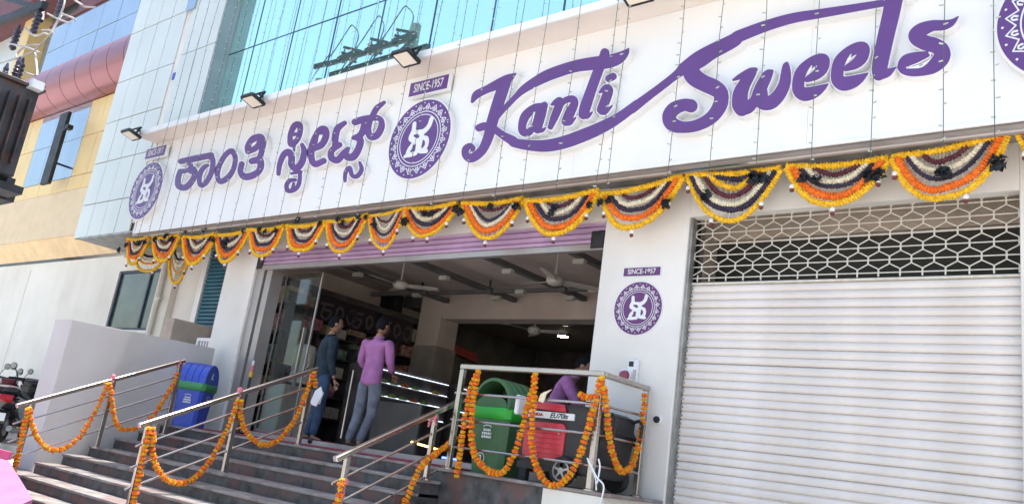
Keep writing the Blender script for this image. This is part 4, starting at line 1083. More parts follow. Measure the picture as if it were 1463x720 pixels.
# ================================================================== RAILINGS
def railing(label, X, y0, y1, z0, sl, posts, postbase):
    t = thing('stair_railing', label, 'railing', (X, (y0+y1)/2, LZ), group='stainless steel stair railings')
    zt = lambda y: z0+sl*(y-y0)
    MB().bar((X, y0, zt(y0)), (X, y1, zt(y1)), .055, .05).build('handrail', M['steel'], t, bevel=.008)
    for i in range(3):
        d = .20+.205*i
        mb = MB(); mb.tube([(X, y0+.02, zt(y0)-d), (X, y1-.01, zt(y1)-d)], .0125, 8); mb.build('rail', M['steel'], t, smooth=True)
    for y, zb in zip(posts, postbase):
        MB().box(X-.02, X+.02, y-.025, y+.025, zb, zt(y)-.02).build('post', M['steel'], t, bevel=.004)
        MB().lathe([(.05, 0), (.05, .008), (.03, .015)], (X, y, zb), seg=14).build('base_flange', M['steel'], t)
    return t, zt
rl, zl = railing('left stainless railing beside the parapet wall, with marigold strings', -10.5, 4.06, 5.98, 1.275, .46, (4.23, 5.10, 5.93), (.52, .91, 1.17))
rc, zc_ = railing('middle stainless railing running up the steps, brightest in the sun', -8.08, 4.28, 6.30, 1.275, .458, (4.38, 5.34, 6.24), (.52, .91, 1.3))
rr, zr_ = railing('right stainless railing that meets the platform guard rail', -5.70, 4.81, 6.30, 1.25, .487, (4.95, 5.96), (.78, 1.17))
# guard rail round the generator platform
GR = thing('guard_railing', 'three sided guard rail around the platform with bin and generator', 'railing', (-4.8, 6.15, LZ))
cx0, cx1, cy0, cy1, top = -5.60, -3.97, 6.14, 6.96, 2.29
MB().bar((cx0-.03, cy0, top), (cx1+.03, cy0, top), .055, .05).build('handrail', M['steel'], GR, bevel=.008)
MB().bar((cx1, cy0+.028, top), (cx1, cy1, top), .055, .05).build('handrail', M['steel'], GR, bevel=.008)
for d in (.26, .52, .78):
    mb = MB(); mb.tube([(cx0-.06, cy0, top-d), (cx1+.03, cy0, top-d)], .0125, 8); mb.build('rail', M['steel'], GR, smooth=True)
    mb = MB(); mb.tube([(cx1, cy0, top-d), (cx1, cy1, top-d)], .0125, 8); mb.build('rail', M['steel'], GR, smooth=True)
for X, Y in ((cx0, cy0), (cx1, cy0), (cx1, cy1-.04)):
    MB().box(X-.025, X+.025, Y-.025, Y+.025, LZ, top-.025).build('post', M['steel'], GR, bevel=.004)
    MB().lathe([(.055, 0), (.055, .01), (.035, .018)], (X, Y, LZ), seg=14).build('base_flange', M['steel'], GR)
# gift ribbons tied on posts
def ribbon(X, y, z, lab):
    mb = MB(); r = random.Random(int(z*1000))
    for k in range(5):
        a = r.uniform(0, 6.3); mb.bar((X+.02*math.cos(a), y-.03, z), (X+.05*math.cos(a), y-.035+.02*math.sin(a), z-r.uniform(.04, .10)), .02, .006)
    mb.lathe([(.0, -.03), (.035, -.01), (.03, .03), (.0, .05)], (X, y-.02, z), seg=8)
    tag(mb.build('ribbon_knot', M['pinkribbon']), lab, 'ribbon', 'pink ribbons tied to railing posts')
ribbon(-5.70, 5.96, zr_(5.96)-.05, 'pink ribbon knot on the upper post of the right railing')
ribbon(-5.68, 4.97, zr_(4.95)-.25, 'pink ribbon hanging on the lowest post of the right railing')
ribbon(-8.08, 5.34, zc_(5.34)+.02, 'pink ribbon knot on the middle post of the middle railing')
ribbon(-10.5, 5.10, zl(5.10)+.02, 'pink ribbon knot on the middle post of the left railing')
ribbon(-10.5, 5.93, zl(5.93)-.02, 'pink ribbon knot at the top post of the left railing')

# ================================================================== MARIGOLD STRINGS
def flower_mesh(seed, m1, m2):
    r = random.Random(seed); mb = MB()
    # a ruffled, flattened blossom: three tiers of small petals round a core
    mb.lathe([(.0, -.022), (.026, -.016), (.034, 0), (.026, .016), (.0, .022)], seg=8)
    for tier, (rad, h, n) in enumerate(((.040, -.010, 9), (.043, .003, 9), (.034, .015, 7))):
        mb.cur = tier % 2
        for k in range(n):
            a = 2*PI*k/n+tier*.35+r.uniform(-.12, .12); rr_ = rad*r.uniform(.88, 1.14); hh = h+r.uniform(-.004, .004)
            c, s = math.cos(a), math.sin(a); w_ = .0135
            i = .012
            mb.add([(i*c, i*s, hh+.004), (rr_*.8*c-w_*s, rr_*.8*s+w_*c, hh+.006), (rr_*c, rr_*s, hh-.003), (rr_*.8*c+w_*s, rr_*.8*s-w_*c, hh+.006), (rr_*.75*c, rr_*.75*s, hh-.010)],
                   [(0,1,2,3), (0,4,1), (0,3,4), (1,4,2), (3,2,4)])
        mb.cur = 0
    o = mb.build('marigold', [m1, m2]); me = o.data; bpy.data.objects.remove(o); return me
FL = [flower_mesh(i, a, b_) for i, (a, b_) in enumerate([(M['org_flower'], M['mid_flower']), (M['mid_flower'], M['org_flower']), (M['mid_flower'], M['yel_flower']), (M['yel_flower'], M['mid_flower']), (M['org_flower'], M['org_flower'])])]
def resample(pts, d):
    pts = [Vector(p) for p in pts]; out = [pts[0].copy()]; acc = 0
    for a, b_ in zip(pts[:-1], pts[1:]):
        L = (b_-a).length; t = d-acc
        while t <= L: out.append(a+(b_-a)*(t/L)); t += d
        acc = L-(t-d)
    return out
def garland(label, pts, group, sc=1.0, seed=0, bright=0, smooth=True):
    r = random.Random(seed)
    if smooth: pts = smooth_path([tuple(p) for p in pts], 8)
    P_ = resample(pts, .041*sc)
    t = thing('marigold_garland', label, 'garland', tuple(P_[0]), group=group)
    mb = MB(); mb.tube(P_, .005, 4).build('thread', M['wire'], t)
    for i, p in enumerate(P_):
        d = (P_[min(i+1, len(P_)-1)]-P_[max(i-1, 0)]).normalized()
        q = d.to_track_quat('Z', 'Y').to_matrix().to_4x4() @ Matrix.Rotation(r.uniform(0, 6.28), 4, 'Z')
        e = (q @ Matrix.Rotation(r.uniform(-.22, .22), 4, 'X')).to_euler()
        k = (i//1) % 2
        me = FL[r.choice([0, 4, 1] if k else [3, 2, 3])]
        s = sc*(r.uniform(.74, .90) if k else r.uniform(.60, .78))
        inst('marigold', me, t, tuple(p+Vector((r.uniform(-1,1), r.uniform(-1,1), r.uniform(-1,1)))*.004), e, (s, s, s*1.1))
    return t
gx = 'marigold garlands on the stair railings'
dX = .05
def L3(px, py, X): return tuple(PX(px, py, X))
# left railing
XL = -10.44
garland('marigold swag between the lower and middle posts of the left railing', [L3(*p, XL) for p in [(42,583),(45,605),(55,628),(72,642),(92,640),(112,626),(130,600),(145,570),(154,548)]], gx, seed=1)
garland('marigold swag from the middle to the top post of the left railing', [L3(*p, XL) for p in [(157,548),(160,575),(163,597),(172,612),(187,613),(203,608),(222,590),(236,568),(250,545),(254,530)]], gx, seed=2)
garland('marigold string wound straight down the lowest post of the left railing', [L3(*p, XL) for p in [(40,585),(33,615),(27,645),(18,678)]], gx, seed=3)
XC = -8.02
garland('marigold swag between the lower and middle posts of the middle railing', [L3(*p, XC) for p in [(219,612),(218,640),(222,662),(235,682),(256,690),(277,683),(297,662),(315,632),(330,600),(340,570)]], gx, seed=4)
garland('marigold swag from the middle to the top post of the middle railing', [L3(*p, XC) for p in [(344,572),(345,597),(352,617),(372,634),(392,632),(410,615),(425,592),(437,563),(447,535)]], gx, seed=5)
garland('marigold string wound down the lowest post of the middle railing', [L3(*p, XC) for p in [(214,612),(207,640),(200,675),(192,712),(188,730)]], gx, seed=6)
garland('short marigold string at the top post of the middle railing', [L3(*p, XC) for p in [(449,532),(450,556)]], gx, seed=16, smooth=False)
XR = -5.64
garland('marigold string sagging along the upper half of the right railing', [L3(*p, XR) for p in [(652,625),(640,635),(625,645),(614,655)]], gx, seed=7)
garland('marigold string trailing down from the upper post of the right railing', [L3(*p, XR) for p in [(612,656),(600,668),(592,685),(585,702),(576,722)]], gx, seed=8)
garland('marigold string on the lowest post of the right railing', [L3(*p, XR) for p in [(489,685),(486,700),(481,725)]], gx, seed=9, bright=0)
gy = 'marigold garlands on the guard rail'
YG = cy0-.06
def L4(px, py, Y=YG): return tuple(PY(px, py, Y))
garland('short marigold string hanging down the left post of the guard rail', [L4(*p, YG-.03) for p in [(664,592),(661,620),(657,650),(652,682)]], gy, seed=10)
garland('marigold string doubled beside the left post of the guard rail', [L4(*p) for p in [(683,532),(672,555),(667,590)]], gy, seed=17)
garland('leftmost deep marigold swag on the guard rail in front of the green bin', [L4(*p) for p in [(683,530),(677,565),(674,600),(674,630),(681,655),(700,673),(718,674),(731,655),(743,625),(751,590),(760,560),(764,533)]], gy, seed=11)
garland('middle deep marigold swag on the guard rail in front of the red generator', [L4(*p) for p in [(765,534),(763,570),(760,610),(760,640),(768,670),(785,692),(805,688),(822,665),(835,630),(845,595),(852,565),(857,540)]], gy, seed=12)
XG = cx1+.05
garland('right marigold swag along the short side of the guard rail', [L3(*p, XG) for p in [(859,540),(866,580),(870,620),(876,650),(887,672),(900,668),(910,645),(916,615),(920,585),(921,562)]], gy, seed=13)
garland('short marigold sprig lying across the guard rail near its corner', [L4(*p) for p in [(829,563),(836,567),(846,567)]], gy, seed=14, smooth=False)

# ================================================================== FLOWER SWAGS UNDER THE SIGN
def ruffle(mb, pts, r, seed, seg=9):
    """a rope of tightly threaded petals: rings that alternate wide and narrow"""
    rr = random.Random(seed); P_ = resample(pts, .0125); n = len(P_); vs = []
    if n < 3: return
    T = [(P_[min(i+1, n-1)]-P_[max(i-1, 0)]).normalized() for i in range(n)]
    for i in range(n):
        A = T[i].cross(Vector((0, 1, 0))).normalized(); B = T[i].cross(A)
        base = r*(.90 if i % 2 else .60)
        for k in range(seg):
            t = 2*PI*k/seg; q = base*rr.uniform(.80, 1.22)
            vs.append(P_[i]+(A*math.cos(t)+B*math.sin(t))*q+T[i]*rr.uniform(-.004, .004))
    fs = [(i*seg+k, i*seg+(k+1) % seg, (i+1)*seg+(k+1) % seg, (i+1)*seg+k) for i in range(n-1) for k in range(seg)]
    fs += [tuple(range(seg))[::-1], tuple(range((n-1)*seg, n*seg))]
    mb.add(vs, fs)
def bow(mb, c, r, seed):
    rr = random.Random(seed); c = Vector(c)
    for k in range(40):
        a = rr.uniform(0, 6.28); e = rr.uniform(-1, 1); d = Vector((math.cos(a), .5*e, math.sin(a)))
        p = c+d*r*rr.uniform(.1, .62); u = Vector((rr.uniform(-1,1), rr.uniform(-.6,.6), rr.uniform(-1,1))).normalized(); v = u.cross(d).normalized()
        s = r*rr.uniform(.25, .42)
        mb.add([p-u*s, p-v*s*.6, p+u*s, p+v*s*.6, p+d*s*.35], [(0,1,4), (1,2,4), (2,3,4), (3,0,4)])
YS = 6.74
ROWS = [('yellow_row', 'yel_flower', 1.0, 0, .030), ('orange_row', 'org_flower', .80, .065, .034), ('navy_row', 'navy_flower', .60, .135, .024), ('cream_row', 'cream_flower', .43, .20, .026), ('maroon_row', 'maroon_flower', .24, .27, .024)]
ROWS2 = [('yellow_row', 'yel_flower', 1.0, 0, .030), ('orange_row', 'org_flower', .80, .065, .036), ('cream_row', 'cream_flower', .62, .135, .024), ('navy_row', 'navy_flower', .47, .19, .024), ('maroon_row', 'maroon_flower', .24, .27, .022)]
ROWS3 = [('yellow_row', 'yel_flower', 1.0, 0, .030), ('navy_row', 'navy_flower', .82, .05, .028), ('cream_row', 'cream_flower', .66, .10, .034), ('maroon_row', 'maroon_flower', .48, .17, .028), ('inner_yellow_row', 'yel_flower', .30, .24, .030), ('inner_navy_row', 'navy_flower', .13, .29, .026)]
ROWS4 = [('yellow_row', 'yel_flower', 1.0, 0, .028), ('maroon_row', 'mid_flower', .74, .08, .020), ('cream_row', 'cream_flower', .58, .14, .022), ('navy_row', 'navy_flower', .42, .20, .024)]
def swag(label, xl, yl, xr, yr, xb, yb, rows, Y, seed, bows=(), top=True, bells=(.28, .62, .9), scale=1.0, group='flower swags hung along the bottom of the sign'):
    A, B, C_ = PY(xl, yl, Y), PY(xr, yr, Y), PY(xb, yb, Y)
    W_ = B.x-A.x; tb = (C_.x-A.x)/W_; dep = A.z+(B.z-A.z)*tb-C_.z
    t = thing('flower_swag', label, 'flower garland', (C_.x, Y, C_.z), group=group)
    rv = random.Random(seed*31); ex = rv.uniform(2.0, 2.7); ph = rv.uniform(0, 6)
    def row(kd, ins):
        pts = []; kd = kd*rv.uniform(.95, 1.04) if 0 < kd < 1 else kd; ins = ins*rv.uniform(.85, 1.15)
        for i in range(25):
            s = i/24
            x = A.x+W_*(ins+s*(1-2*ins)); u = 2*s-1
            sag = (1-abs(u)**ex)*dep*kd+.008*math.sin(7*s+ph+kd*9)*(1-abs(u))
            x += (tb-.5)*.5*W_*(1-abs(u)**2)*kd
            z = A.z+(B.z-A.z)*s*1.0 - sag
            pts.append((x, Y+.012*math.sin(9*s+seed), z))
        return pts
    sc = max(.7, min(1.15, W_/.78))*scale
    for j, (nm, m_, kd, ins, r_) in enumerate(rows):
        mb = MB(); ruffle(mb, row(kd, ins), r_*sc*rv.uniform(.88, 1.12), seed*10+j); mb.build(nm, M[m_], t)
    # netting threads that carry the rows
    mb = MB(); R0, R1 = row(1, 0), row(.05, .3)
    for i in range(2, 23, 2): mb.bar(R0[i], (R1[i][0], R1[i][1], R1[i][2]), .004, .004)
    mb.build('threads', M['cream_flower'], t)
    if top:
        mb = MB(); pts = [(A.x+W_*i/12, Y-.01, A.z+(B.z-A.z)*i/12-.03*math.sin(PI*i/12)*sc+.02) for i in range(13)]
        ruffle(mb, pts, .032*sc, seed+77); mb.build('top_row', M['yel_flower'], t)
    for k, (bx_, by_, br) in enumerate(bows):
        c = PY(bx_, by_, Y-.06); mb = MB(); bow(mb, c, br, seed*5+k); mb.build('bow', M['bow'], t)
    R0 = row(1.0, 0)
    for s in bells:
        p = R0[int(s*24)]; 
        mb = MB(); mb.lathe([(.004, 0), (.02, -.012), (.024, -.03), (.012, -.045)], (p[0], p[1]-.02, p[2]-.03*sc), seg=8); mb.build('white_bead', M['bell'], t, smooth=True)
        mb = MB(); mb.lathe([(.01, -.044), (.022, -.055), (.018, -.072), (.004, -.08)], (p[0], p[1]-.02, p[2]-.03*sc), seg=8); mb.build('maroon_bead', M['redbell'], t, smooth=True)
    return t
D = [ # label, xl,yl,xr,yr,xb,yb,rows,Y,bows,bells
 ('flower swag at the far left end, with two dark bows above it', 182,343,214,340,189,377,ROWS,6.70,[(170,357,.07),(180,350,.07),(197,348,.08),(206,346,.07)],(.35,.8)),
 ('white and navy flower swag hanging behind, below the far left emblem', 192,352,246,348,212,387,ROWS4,7.0,[],(.7,)),
 ('flower swag third from the left, over the dark framed window', 219,341,258,337,236,372,ROWS,6.72,[(221,342,.07),(236,337,.08),(245,342,.09)],(.25,.8)),
 ('thin rimmed flower swag hanging lowest of all, above the drain pipe wall', 244,352,279,346,257,403,ROWS4,7.1,[],(.5,.85)),
 ('flower swag fifth from the left, in front of the pale recess', 263,340,308,336,276,377,ROWS,6.72,[(265,329,.08),(291,328,.07),(300,341,.06)],(.2,.55,.85)),
 ('flower swag over the dark teal shutter, with a dark bow inside', 309,338,356,330,323,374,ROWS,6.72,[(305,343,.07),(320,347,.12),(347,330,.06)],(.2,.55,.85)),
 ('flower swag at the left pillar, just left of the lavender shutter', 356,330,406,325,375,365,ROWS,6.72,[(370,328,.07),(378,331,.06),(393,329,.06)],(.2,.6,.85)),
 ('leftmost flower swag in front of the lavender shutter', 410,325,466,319,430,358,ROWS,6.73,[(425,315,.08),(456,319,.06)],(.2,.5,.9)),
 ('second flower swag in front of the lavender shutter, slightly skewed', 467,319,527,309,487,360,ROWS,6.73,[(482,313,.06),(489,318,.07),(511,309,.06),(522,310,.05)],(.2,.5,.9)),
 ('third flower swag in front of the lavender shutter, narrow with a big dark bow', 528,311,581,299,551,353,ROWS,6.73,[(534,321,.07),(577,316,.09)],(.2,.55,.9)),
 ('fourth flower swag in front of the lavender shutter, wide and shallow', 578,300,655,292,606,337,ROWS,6.74,[(607,305,.06),(616,306,.07)],(.3,.6,.9)),
 ('fifth flower swag in front of the lavender shutter, with a bow on its top edge', 661,293,748,286,698,341,ROWS2,6.74,[(650,298,.08),(657,303,.08),(699,295,.07),(737,296,.09)],(.1,.5,.88)),
 ('rightmost flower swag wholly in front of the lavender shutter', 750,290,857,274,794,334,ROWS,6.74,[(737,296,.05),(792,296,.07),(788,303,.07),(842,293,.06)],(.1,.5,.88)),
 ('flower swag over the left edge of the white right pillar', 859,281,978,253,900,326,ROWS,6.75,[(857,289,.07),(871,286,.07),(951,290,.09)],(.1,.5,.9)),
 ('navy rimmed flower swag with an extra yellow inner arc, left of the grille', 981,251,1117,243,1040,314,ROWS3,6.75,[(1009,279,.09),(1075,254,.11),(1088,254,.08)],(.05,.35,.85)),
 ('flower swag in front of the left half of the grille shutter', 1124,241,1271,229,1188,290,ROWS,6.76,[(1146,254,.07),(1166,257,.07),(1240,251,.09),(1255,249,.08)],(.1,.5,.92)),
 ('flower swag in front of the right half of the grille shutter', 1274,228,1440,193,1352,282,ROWS,6.76,[(1345,247,.10),(1425,232,.10)],(.05,.7,)),
 ('flower swag cut off by the right edge of the view', 1452,190,1600,172,1530,245,ROWS,6.76,[],(.1,)),
]
for i, (lab, xl, yl, xr, yr, xb, yb, rows, Y, bows, bells) in enumerate(D):
    swag(lab, xl, yl, xr, yr, xb, yb, rows, Y, i+1, bows, True, bells, group='flower swags hung along the bottom of the sign')

# ================================================================== LED STRINGS
strs = [1423, 1346, 1246, 1159, 1079, 1013, 954, 869, 853, 795, 745, 707, 662, 618, 577, 545, 511, 480, 452, 424, 398, 374, 352, 330, 310, 291, 273, 256, 240, 225, 210, 196]
names = []
def cross_words(X):
    if X > -1.5: return 'right of the last letter s'
    if X > -2.3: return 'over the letter s at the end of the second word'
    if X > -3.2: return 'over the long t and the second e'
    if X > -3.9: return 'over the letters w and e'
    if X > -4.6: return 'over the capital S and its long arm'
    if X > -5.3: return 'over the arm left of the capital S'
    if X > -6.0: return 'over the letters t and i'
    if X > -6.7: return 'over the capital K and the letters a and n'
    if X > -7.8: return 'over the middle emblem'
    if X > -10.2: return 'over the second Kannada word'
    if X > -13.2: return 'over the first Kannada word'
    if X > -14.2: return 'over the far left emblem'
    return 'over the grey cladding left of the sign'
rs2 = random.Random(11)
for i, px in enumerate(strs):
    yb = 185+(1427-px)*.13 if px > 185 else 335
    Yp = 6.10
    q = PY(px, yb, Yp); X = q.x; zb = q.z-rs2.uniform(0, .15)
    mb = MB(); pts = []
    for k in range(13):
        z = 12.3-(12.3-zb)*k/12; pts.append((X+rs2.uniform(-.012, .012), Yp+rs2.uniform(-.01, .01), z))
    mb.tube(pts, .0032, 5)
    lm = MB(); z = zb+.05
    while z < 12:
        a = rs2.choice((-1, 1))*rs2.uniform(.6, 1); k_ = rs2.uniform(-.4, .4)
        lm.bar((X, Yp, z), (X+a*.034, Yp-.01, z+k_*.02), .009, .009); z += rs2.uniform(.10, .17)
    t = thing('string_light', 'LED string %s, %s from right' % (cross_words(X), ordinal(i)), 'string light', (X, Yp, zb), group='thin LED strings hanging over the facade')
    mb.build('cable', M['wire'], t); lm.build('led_bulbs', M['led'], t, kind='stuff')

# ================================================================== BINS
def bin_(label, loc, rz, mb_, mband, hoodm, closed):
    t = thing('litter_bin', label, 'bin', loc, rz, local=True)
    # body tapers downwards; local front is -Y (the arch end)
    def ring(w_, d_, z): 
        c = .05; return [(-w_+c,-d_,z),(w_-c,-d_,z),(w_,-d_+c,z),(w_,d_-c,z),(w_-c,d_,z),(-w_+c,d_,z),(-w_,d_-c,z),(-w_,-d_+c,z)]
    def loft(rings):
        m_ = MB(); vs = sum(rings, []); n = 8
        fs = [(i*n+k, i*n+(k+1) % n, (i+1)*n+(k+1) % n, (i+1)*n+k) for i in range(len(rings)-1) for k in range(n)]
        fs += [tuple(range(n))[::-1], tuple(range((len(rings)-1)*n, len(rings)*n))]
        return m_.add(vs, fs)
    loft([ring(.215, .20, .0), ring(.235, .22, .30), ring(.255, .24, .555)]).build('body', mb_, t, smooth=True)
    loft([ring(.20, .19, .56), ring(.262, .247, .556), ring(.275, .26, .57), ring(.28, .265, .66), ring(.27, .255, .675)]).build('band', mband, t, smooth=True)
    # hood: barrel vault along Y, ribbed
    w_ = .255; h = .27
    arch = lambda r_: [(-w_*r_, .0)]+[(-w_*r_*math.cos(a), .03+h*r_*math.sin(a)) for a in [PI*i/16 for i in range(17)]]+[(w_*r_, .0)]
    hood = MB(); n = 19
    outs = []
    ys = [-.245, -.235, -.13, -.12, -.11, -.02, -.01, .0, .10, .11, .12, .235, .245]
    rr = [1, 1.03, 1.03, .99, 1.03, 1.03, .99, 1.03, 1.03, .99, 1.03, 1.03, .97]
    for y, r_ in zip(ys, rr): outs.append([(x, y, .676+z) for x, z in arch(r_)])
    vs = sum(outs, []); m_ = len(outs)
    fs = [(i*n+k, i*n+k+1, (i+1)*n+k+1, (i+1)*n+k) for i in range(m_-1) for k in range(n-1)]
    inn = [[(x, y, .676+z) for x, z in arch(.90)] for y in (-.245, .235)]
    o_ = len(vs); vs += sum(inn, [])
    fs += [(o_+k+1, o_+k, o_+n+k, o_+n+k+1) for k in range(n-1)]
    fs += [(k+1, k, o_+k, o_+k+1) for k in range(n-1)]
    fs += [tuple((m_-1)*n+k for k in range(n))]
    hood.add(vs, fs); hood.build('hood', hoodm, t, smooth=True)
    if closed:
        MB().prism([(x, .676+z) for x, z in arch(.92)], 'y', -.236, -.215).build('flap', hoodm, t, bevel=.004)
        MB().prism([(-.045, .76), (.045, .76), (.0, .86)], 'y', -.242, -.2365).build('triangle_mark', M['label'], t)
        MB().prism([(-.022, .775), (.022, .775), (.0, .82)], 'y', -.246, -.2425).build('triangle_core', hoodm, t)
    else:
        MB().prism([(x*.9, .676+z*.45) for x, z in arch(.95)], 'y', -.236, -.225).build('front_lip', hoodm, t, bevel=.003)
        MB().prism([(-.05, .80), (.06, .80), (.08, .88), (.0, .93), (-.07, .87)], 'y', .0, .08).build('hinge_boss', M['black'], t, bevel=.01)
    # print: small slogan blocks (illegible lines)
    def pr(face):
        m_ = MB()
        rows = [(.44, .10), (.405, .13), (.37, .13)]
        for z, w2 in rows:
            x = -w2/2
            while x < w2/2:
                L = random.uniform(.012, .03)
                if face == 'f': m_.box(x, min(x+L, w2/2), -.2385, -.2365, z-.012, z+.012) if False else m_.add([(x, -.236+(.555-z)*-.0, z-.012), (min(x+L, w2/2), -.236, z-.012), (min(x+L, w2/2), -.2375, z+.012), (x, -.2375, z+.012)], [(0,1,2,3)])
                else: m_.add([(.2515, x, z-.012), (.2515, min(x+L, w2/2), z-.012), (.253, min(x+L, w2/2), z+.012), (.253, x, z+.012)], [(0,1,2,3)])
                x += L+.006
        arc = [(.055*math.cos(a), .47+.018*math.sin(a)) for a in [PI*i/8 for i in range(9)]]
        for (x0_, z0_), (x1_, z1_) in zip(arc[:-1], arc[1:]):
            if face == 'f': m_.bar((x0_, -.2375, z0_), (x1_, -.2375, z1_), .004, .008)
            else: m_.bar((.253, x0_, z0_), (.253, x1_, z1_), .004, .008)
        m_.v = [(v[0], v[1]-.006, v[2]) if face == 'f' else (v[0]+.004, v[1], v[2]) for v in m_.v]
        return m_
    pr('f').build('front_print', M['label'], t); pr('s').build('side_print', M['label'], t)
    o2_ = pr('s'); o2_.v = [(-v[0], v[1], v[2]) for v in o2_.v]; o2_.build('side_print', M['label'], t)
    t.scale = (.93, .93, .95) if not closed else (.82, .82, .90)
    return t
bin_('blue litter bin with green band and closed arched lid beside the left pillar', (-10.80, 6.42, LZ), math.radians(124), M['blue'], M['band_green'], M['blue'], True)
gb = bin_('green litter bin with bright band and open arched hood behind the guard rail', (-5.38, 6.60, LZ), math.radians(0), M['green'], M['bright_green'], M['green'], False)
# round number mark low on the green bin
pcr = MB(); pts = [( .055*math.cos(2*PI*i/24), .055*math.sin(2*PI*i/24)) for i in range(24)]
for a, b_ in zip(pts, pts[1:]+pts[:1]): pcr.bar((a[0]-.06, -.222, .15+a[1]), (b_[0]-.06, -.222, .15+b_[1]), .005, .008)
pcr.build('round_mark', M['label'], gb)
me = text_mesh('3', .09, .001, bold=.003); me.transform(Matrix.Translation((-.06, -.226, .15)) @ Matrix.Rotation(PI/2, 4, 'X')); me.materials.clear(); me.materials.append(M['label']); obj('round_mark_number', me, gb)
me = text_mesh('USE ME', .05, .001, bold=.002); me.transform(Matrix.Translation((-.05, -.238, .27)) @ Matrix.Rotation(PI/2, 4, 'X')); 
bpy.data.meshes.remove(me)

# ================================================================== GENERATOR
GE = thing('generator', 'red portable generator on wheels with black frame behind the guard rail', 'generator', (-4.45, 6.6, LZ))
gx0, gx1, gy0, gy1, gz0, gz1 = -4.93, -4.02, 6.27, 6.86, LZ+.17, LZ+.72
MB().box(gx0+.03, gx1-.03, gy0+.02, gy1-.02, gz0, gz1-.06).build('body', M['black'], GE, bevel=.02)
mb = MB(); mb.prism([(gx0+.02, gz1-.06), (gx1-.16, gz1-.06), (gx1-.22, gz1), (gx0+.06, gz1)], 'y', gy0+.03, gy1-.02); mb.build('top_cowl', M['black'], GE, bevel=.012)
mb = MB(); mb.prism([(gx0+.14, gz1-.062), (gx0+.53, gz1-.075), (gx0+.50, gz1-.008), (gx0+.16, gz1+.0)], 'y', gy0+.005, gy0+.04); mb.build('red_top_panel', M['red'], GE, bevel=.006)
def rr_out(x0, x1, z0, z1, r_): 
    o = []
    for cx, cz, a0 in ((x1-r_, z0+r_, -90), (x1-r_, z1-r_, 0), (x0+r_, z1-r_, 90), (x0+r_, z0+r_, 180)):
        for i in range(5): a = math.radians(a0+i*22.5); o.append((cx+r_*math.cos(a), cz+r_*math.sin(a)))
    return o
MB().prism(rr_out(gx0+.10, gx0+.56, gz0+.04, gz0+.37, .05), 'y', gy0-.012, gy0+.03).build('red_side_panel', M['red'], GE, bevel=.006)
mb = MB()
for k in range(6): mb.box(gx0+.13, gx0+.53, gy0-.016, gy0-.0125, gz0+.09+k*.045, gz0+.094+k*.045)
mb.build('vent_grooves', mat('dark_red', (.28,.012,.025), .5), GE)
MB().box(gx0+.08, gx0+.64, gy0-.012, gy0+.02, gz0+.405, gz0+.465).build('name_strip', M['label'], GE, bevel=.002)
text_on_wall('model_lettering', 'EU70is', .062, gx0+.47, gy0-.014, gz0+.434, M['black'], GE, extrude=.001, bold=.0015, shear=.3, sx=1.15)
text_on_wall('maker_lettering', 'HONDA', .034, gx0+.20, gy0-.014, gz0+.434, mat('print_red', (.35,.02,.03), .5), GE, extrude=.001, bold=.002, sx=1.4)
for (x, z) in ((gx0+.50, gz0+.28), (gx0+.28, gz0+.075)): MB().lathe([(.009, gy0-.019), (.011, gy0-.012)], (x, 0, z), 'y', 10).build('screw', M['steel'], GE)
# black end with step profile and handles at the right
mb = MB(); mb.prism([(gx1-.36, gz0-.05), (gx1-.03, gz0-.05), (gx1-.01, gz0+.12), (gx1+.02, gz0+.30), (gx1+.06, gz0+.33), (gx1+.01, gz0+.38), (gx1+.02, gz0+.50), (gx1-.10, gz0+.54), (gx1-.36, gz0+.54)], 'y', gy0+.005, gy1-.005)
mb.build('end_housing', mat('gen_black', (.016,.017,.019), .5, var=.25, vscale=5), GE, bevel=.012)
for s in (gy0+.06, gy1-.06):
    mb = MB(); mb.tube([(gx1-.05, s, gz0+.46), (gx1+.08, s, gz0+.50), (gx1+.12, s, gz0+.46), (gx1+.11, s, gz0+.30), (gx1+.05, s, gz0+.27)], .016, 8)
    mb.build('carry_handle', M['black'], GE, smooth=True)
MB().box(gx0+.02, gx1-.05, gy0+.04, gy1-.04, gz0-.06, gz0-.001).build('base_frame', M['blk_metal'], GE)
for s in (gy0+.08, gy1-.08): MB().box(gx0+.05, gx0+.13, s-.03, s+.03, LZ, gz0-.06).build('rubber_foot', M['rubber'], GE)
for (wx, wy, s) in ((-4.33, gy0-.035, -1), (-4.16, gy1+.0, 1)):
    wz = LZ+.13
    a, b_ = (wy-.04, wy+.04)
    ty = MB().lathe([(.088, a+.012), (.105, a), (.125, a+.012), (.13, (a+b_)/2), (.125, b_-.012), (.105, b_), (.088, b_-.012)], (wx, 0, wz), 'y', 28).build('tyre', M['rubber'], GE, smooth=True)
    rm = MB(); rm.lathe([(.03, a+.005), (.03, b_-.005)], (wx, 0, wz), 'y', 14)
    for k in range(5):
        an = 2*PI*k/5+.3; rm.bar((wx, a+.022, wz), (wx+.088*math.cos(an), a+.022, wz+.088*math.sin(an)), .03, .02)
    rm.lathe([(.075, a+.008), (.09, a+.008), (.09, b_-.008), (.075, b_-.008)], (wx, 0, wz), 'y', 24, False)
    rm.build('rim', M['galv'] if s < 0 else M['black'], ty)
MB().tube([(-4.33, gy0, LZ+.13), (-4.16, gy1, LZ+.13)], .012, 8).build('axle', M['blk_metal'], GE)
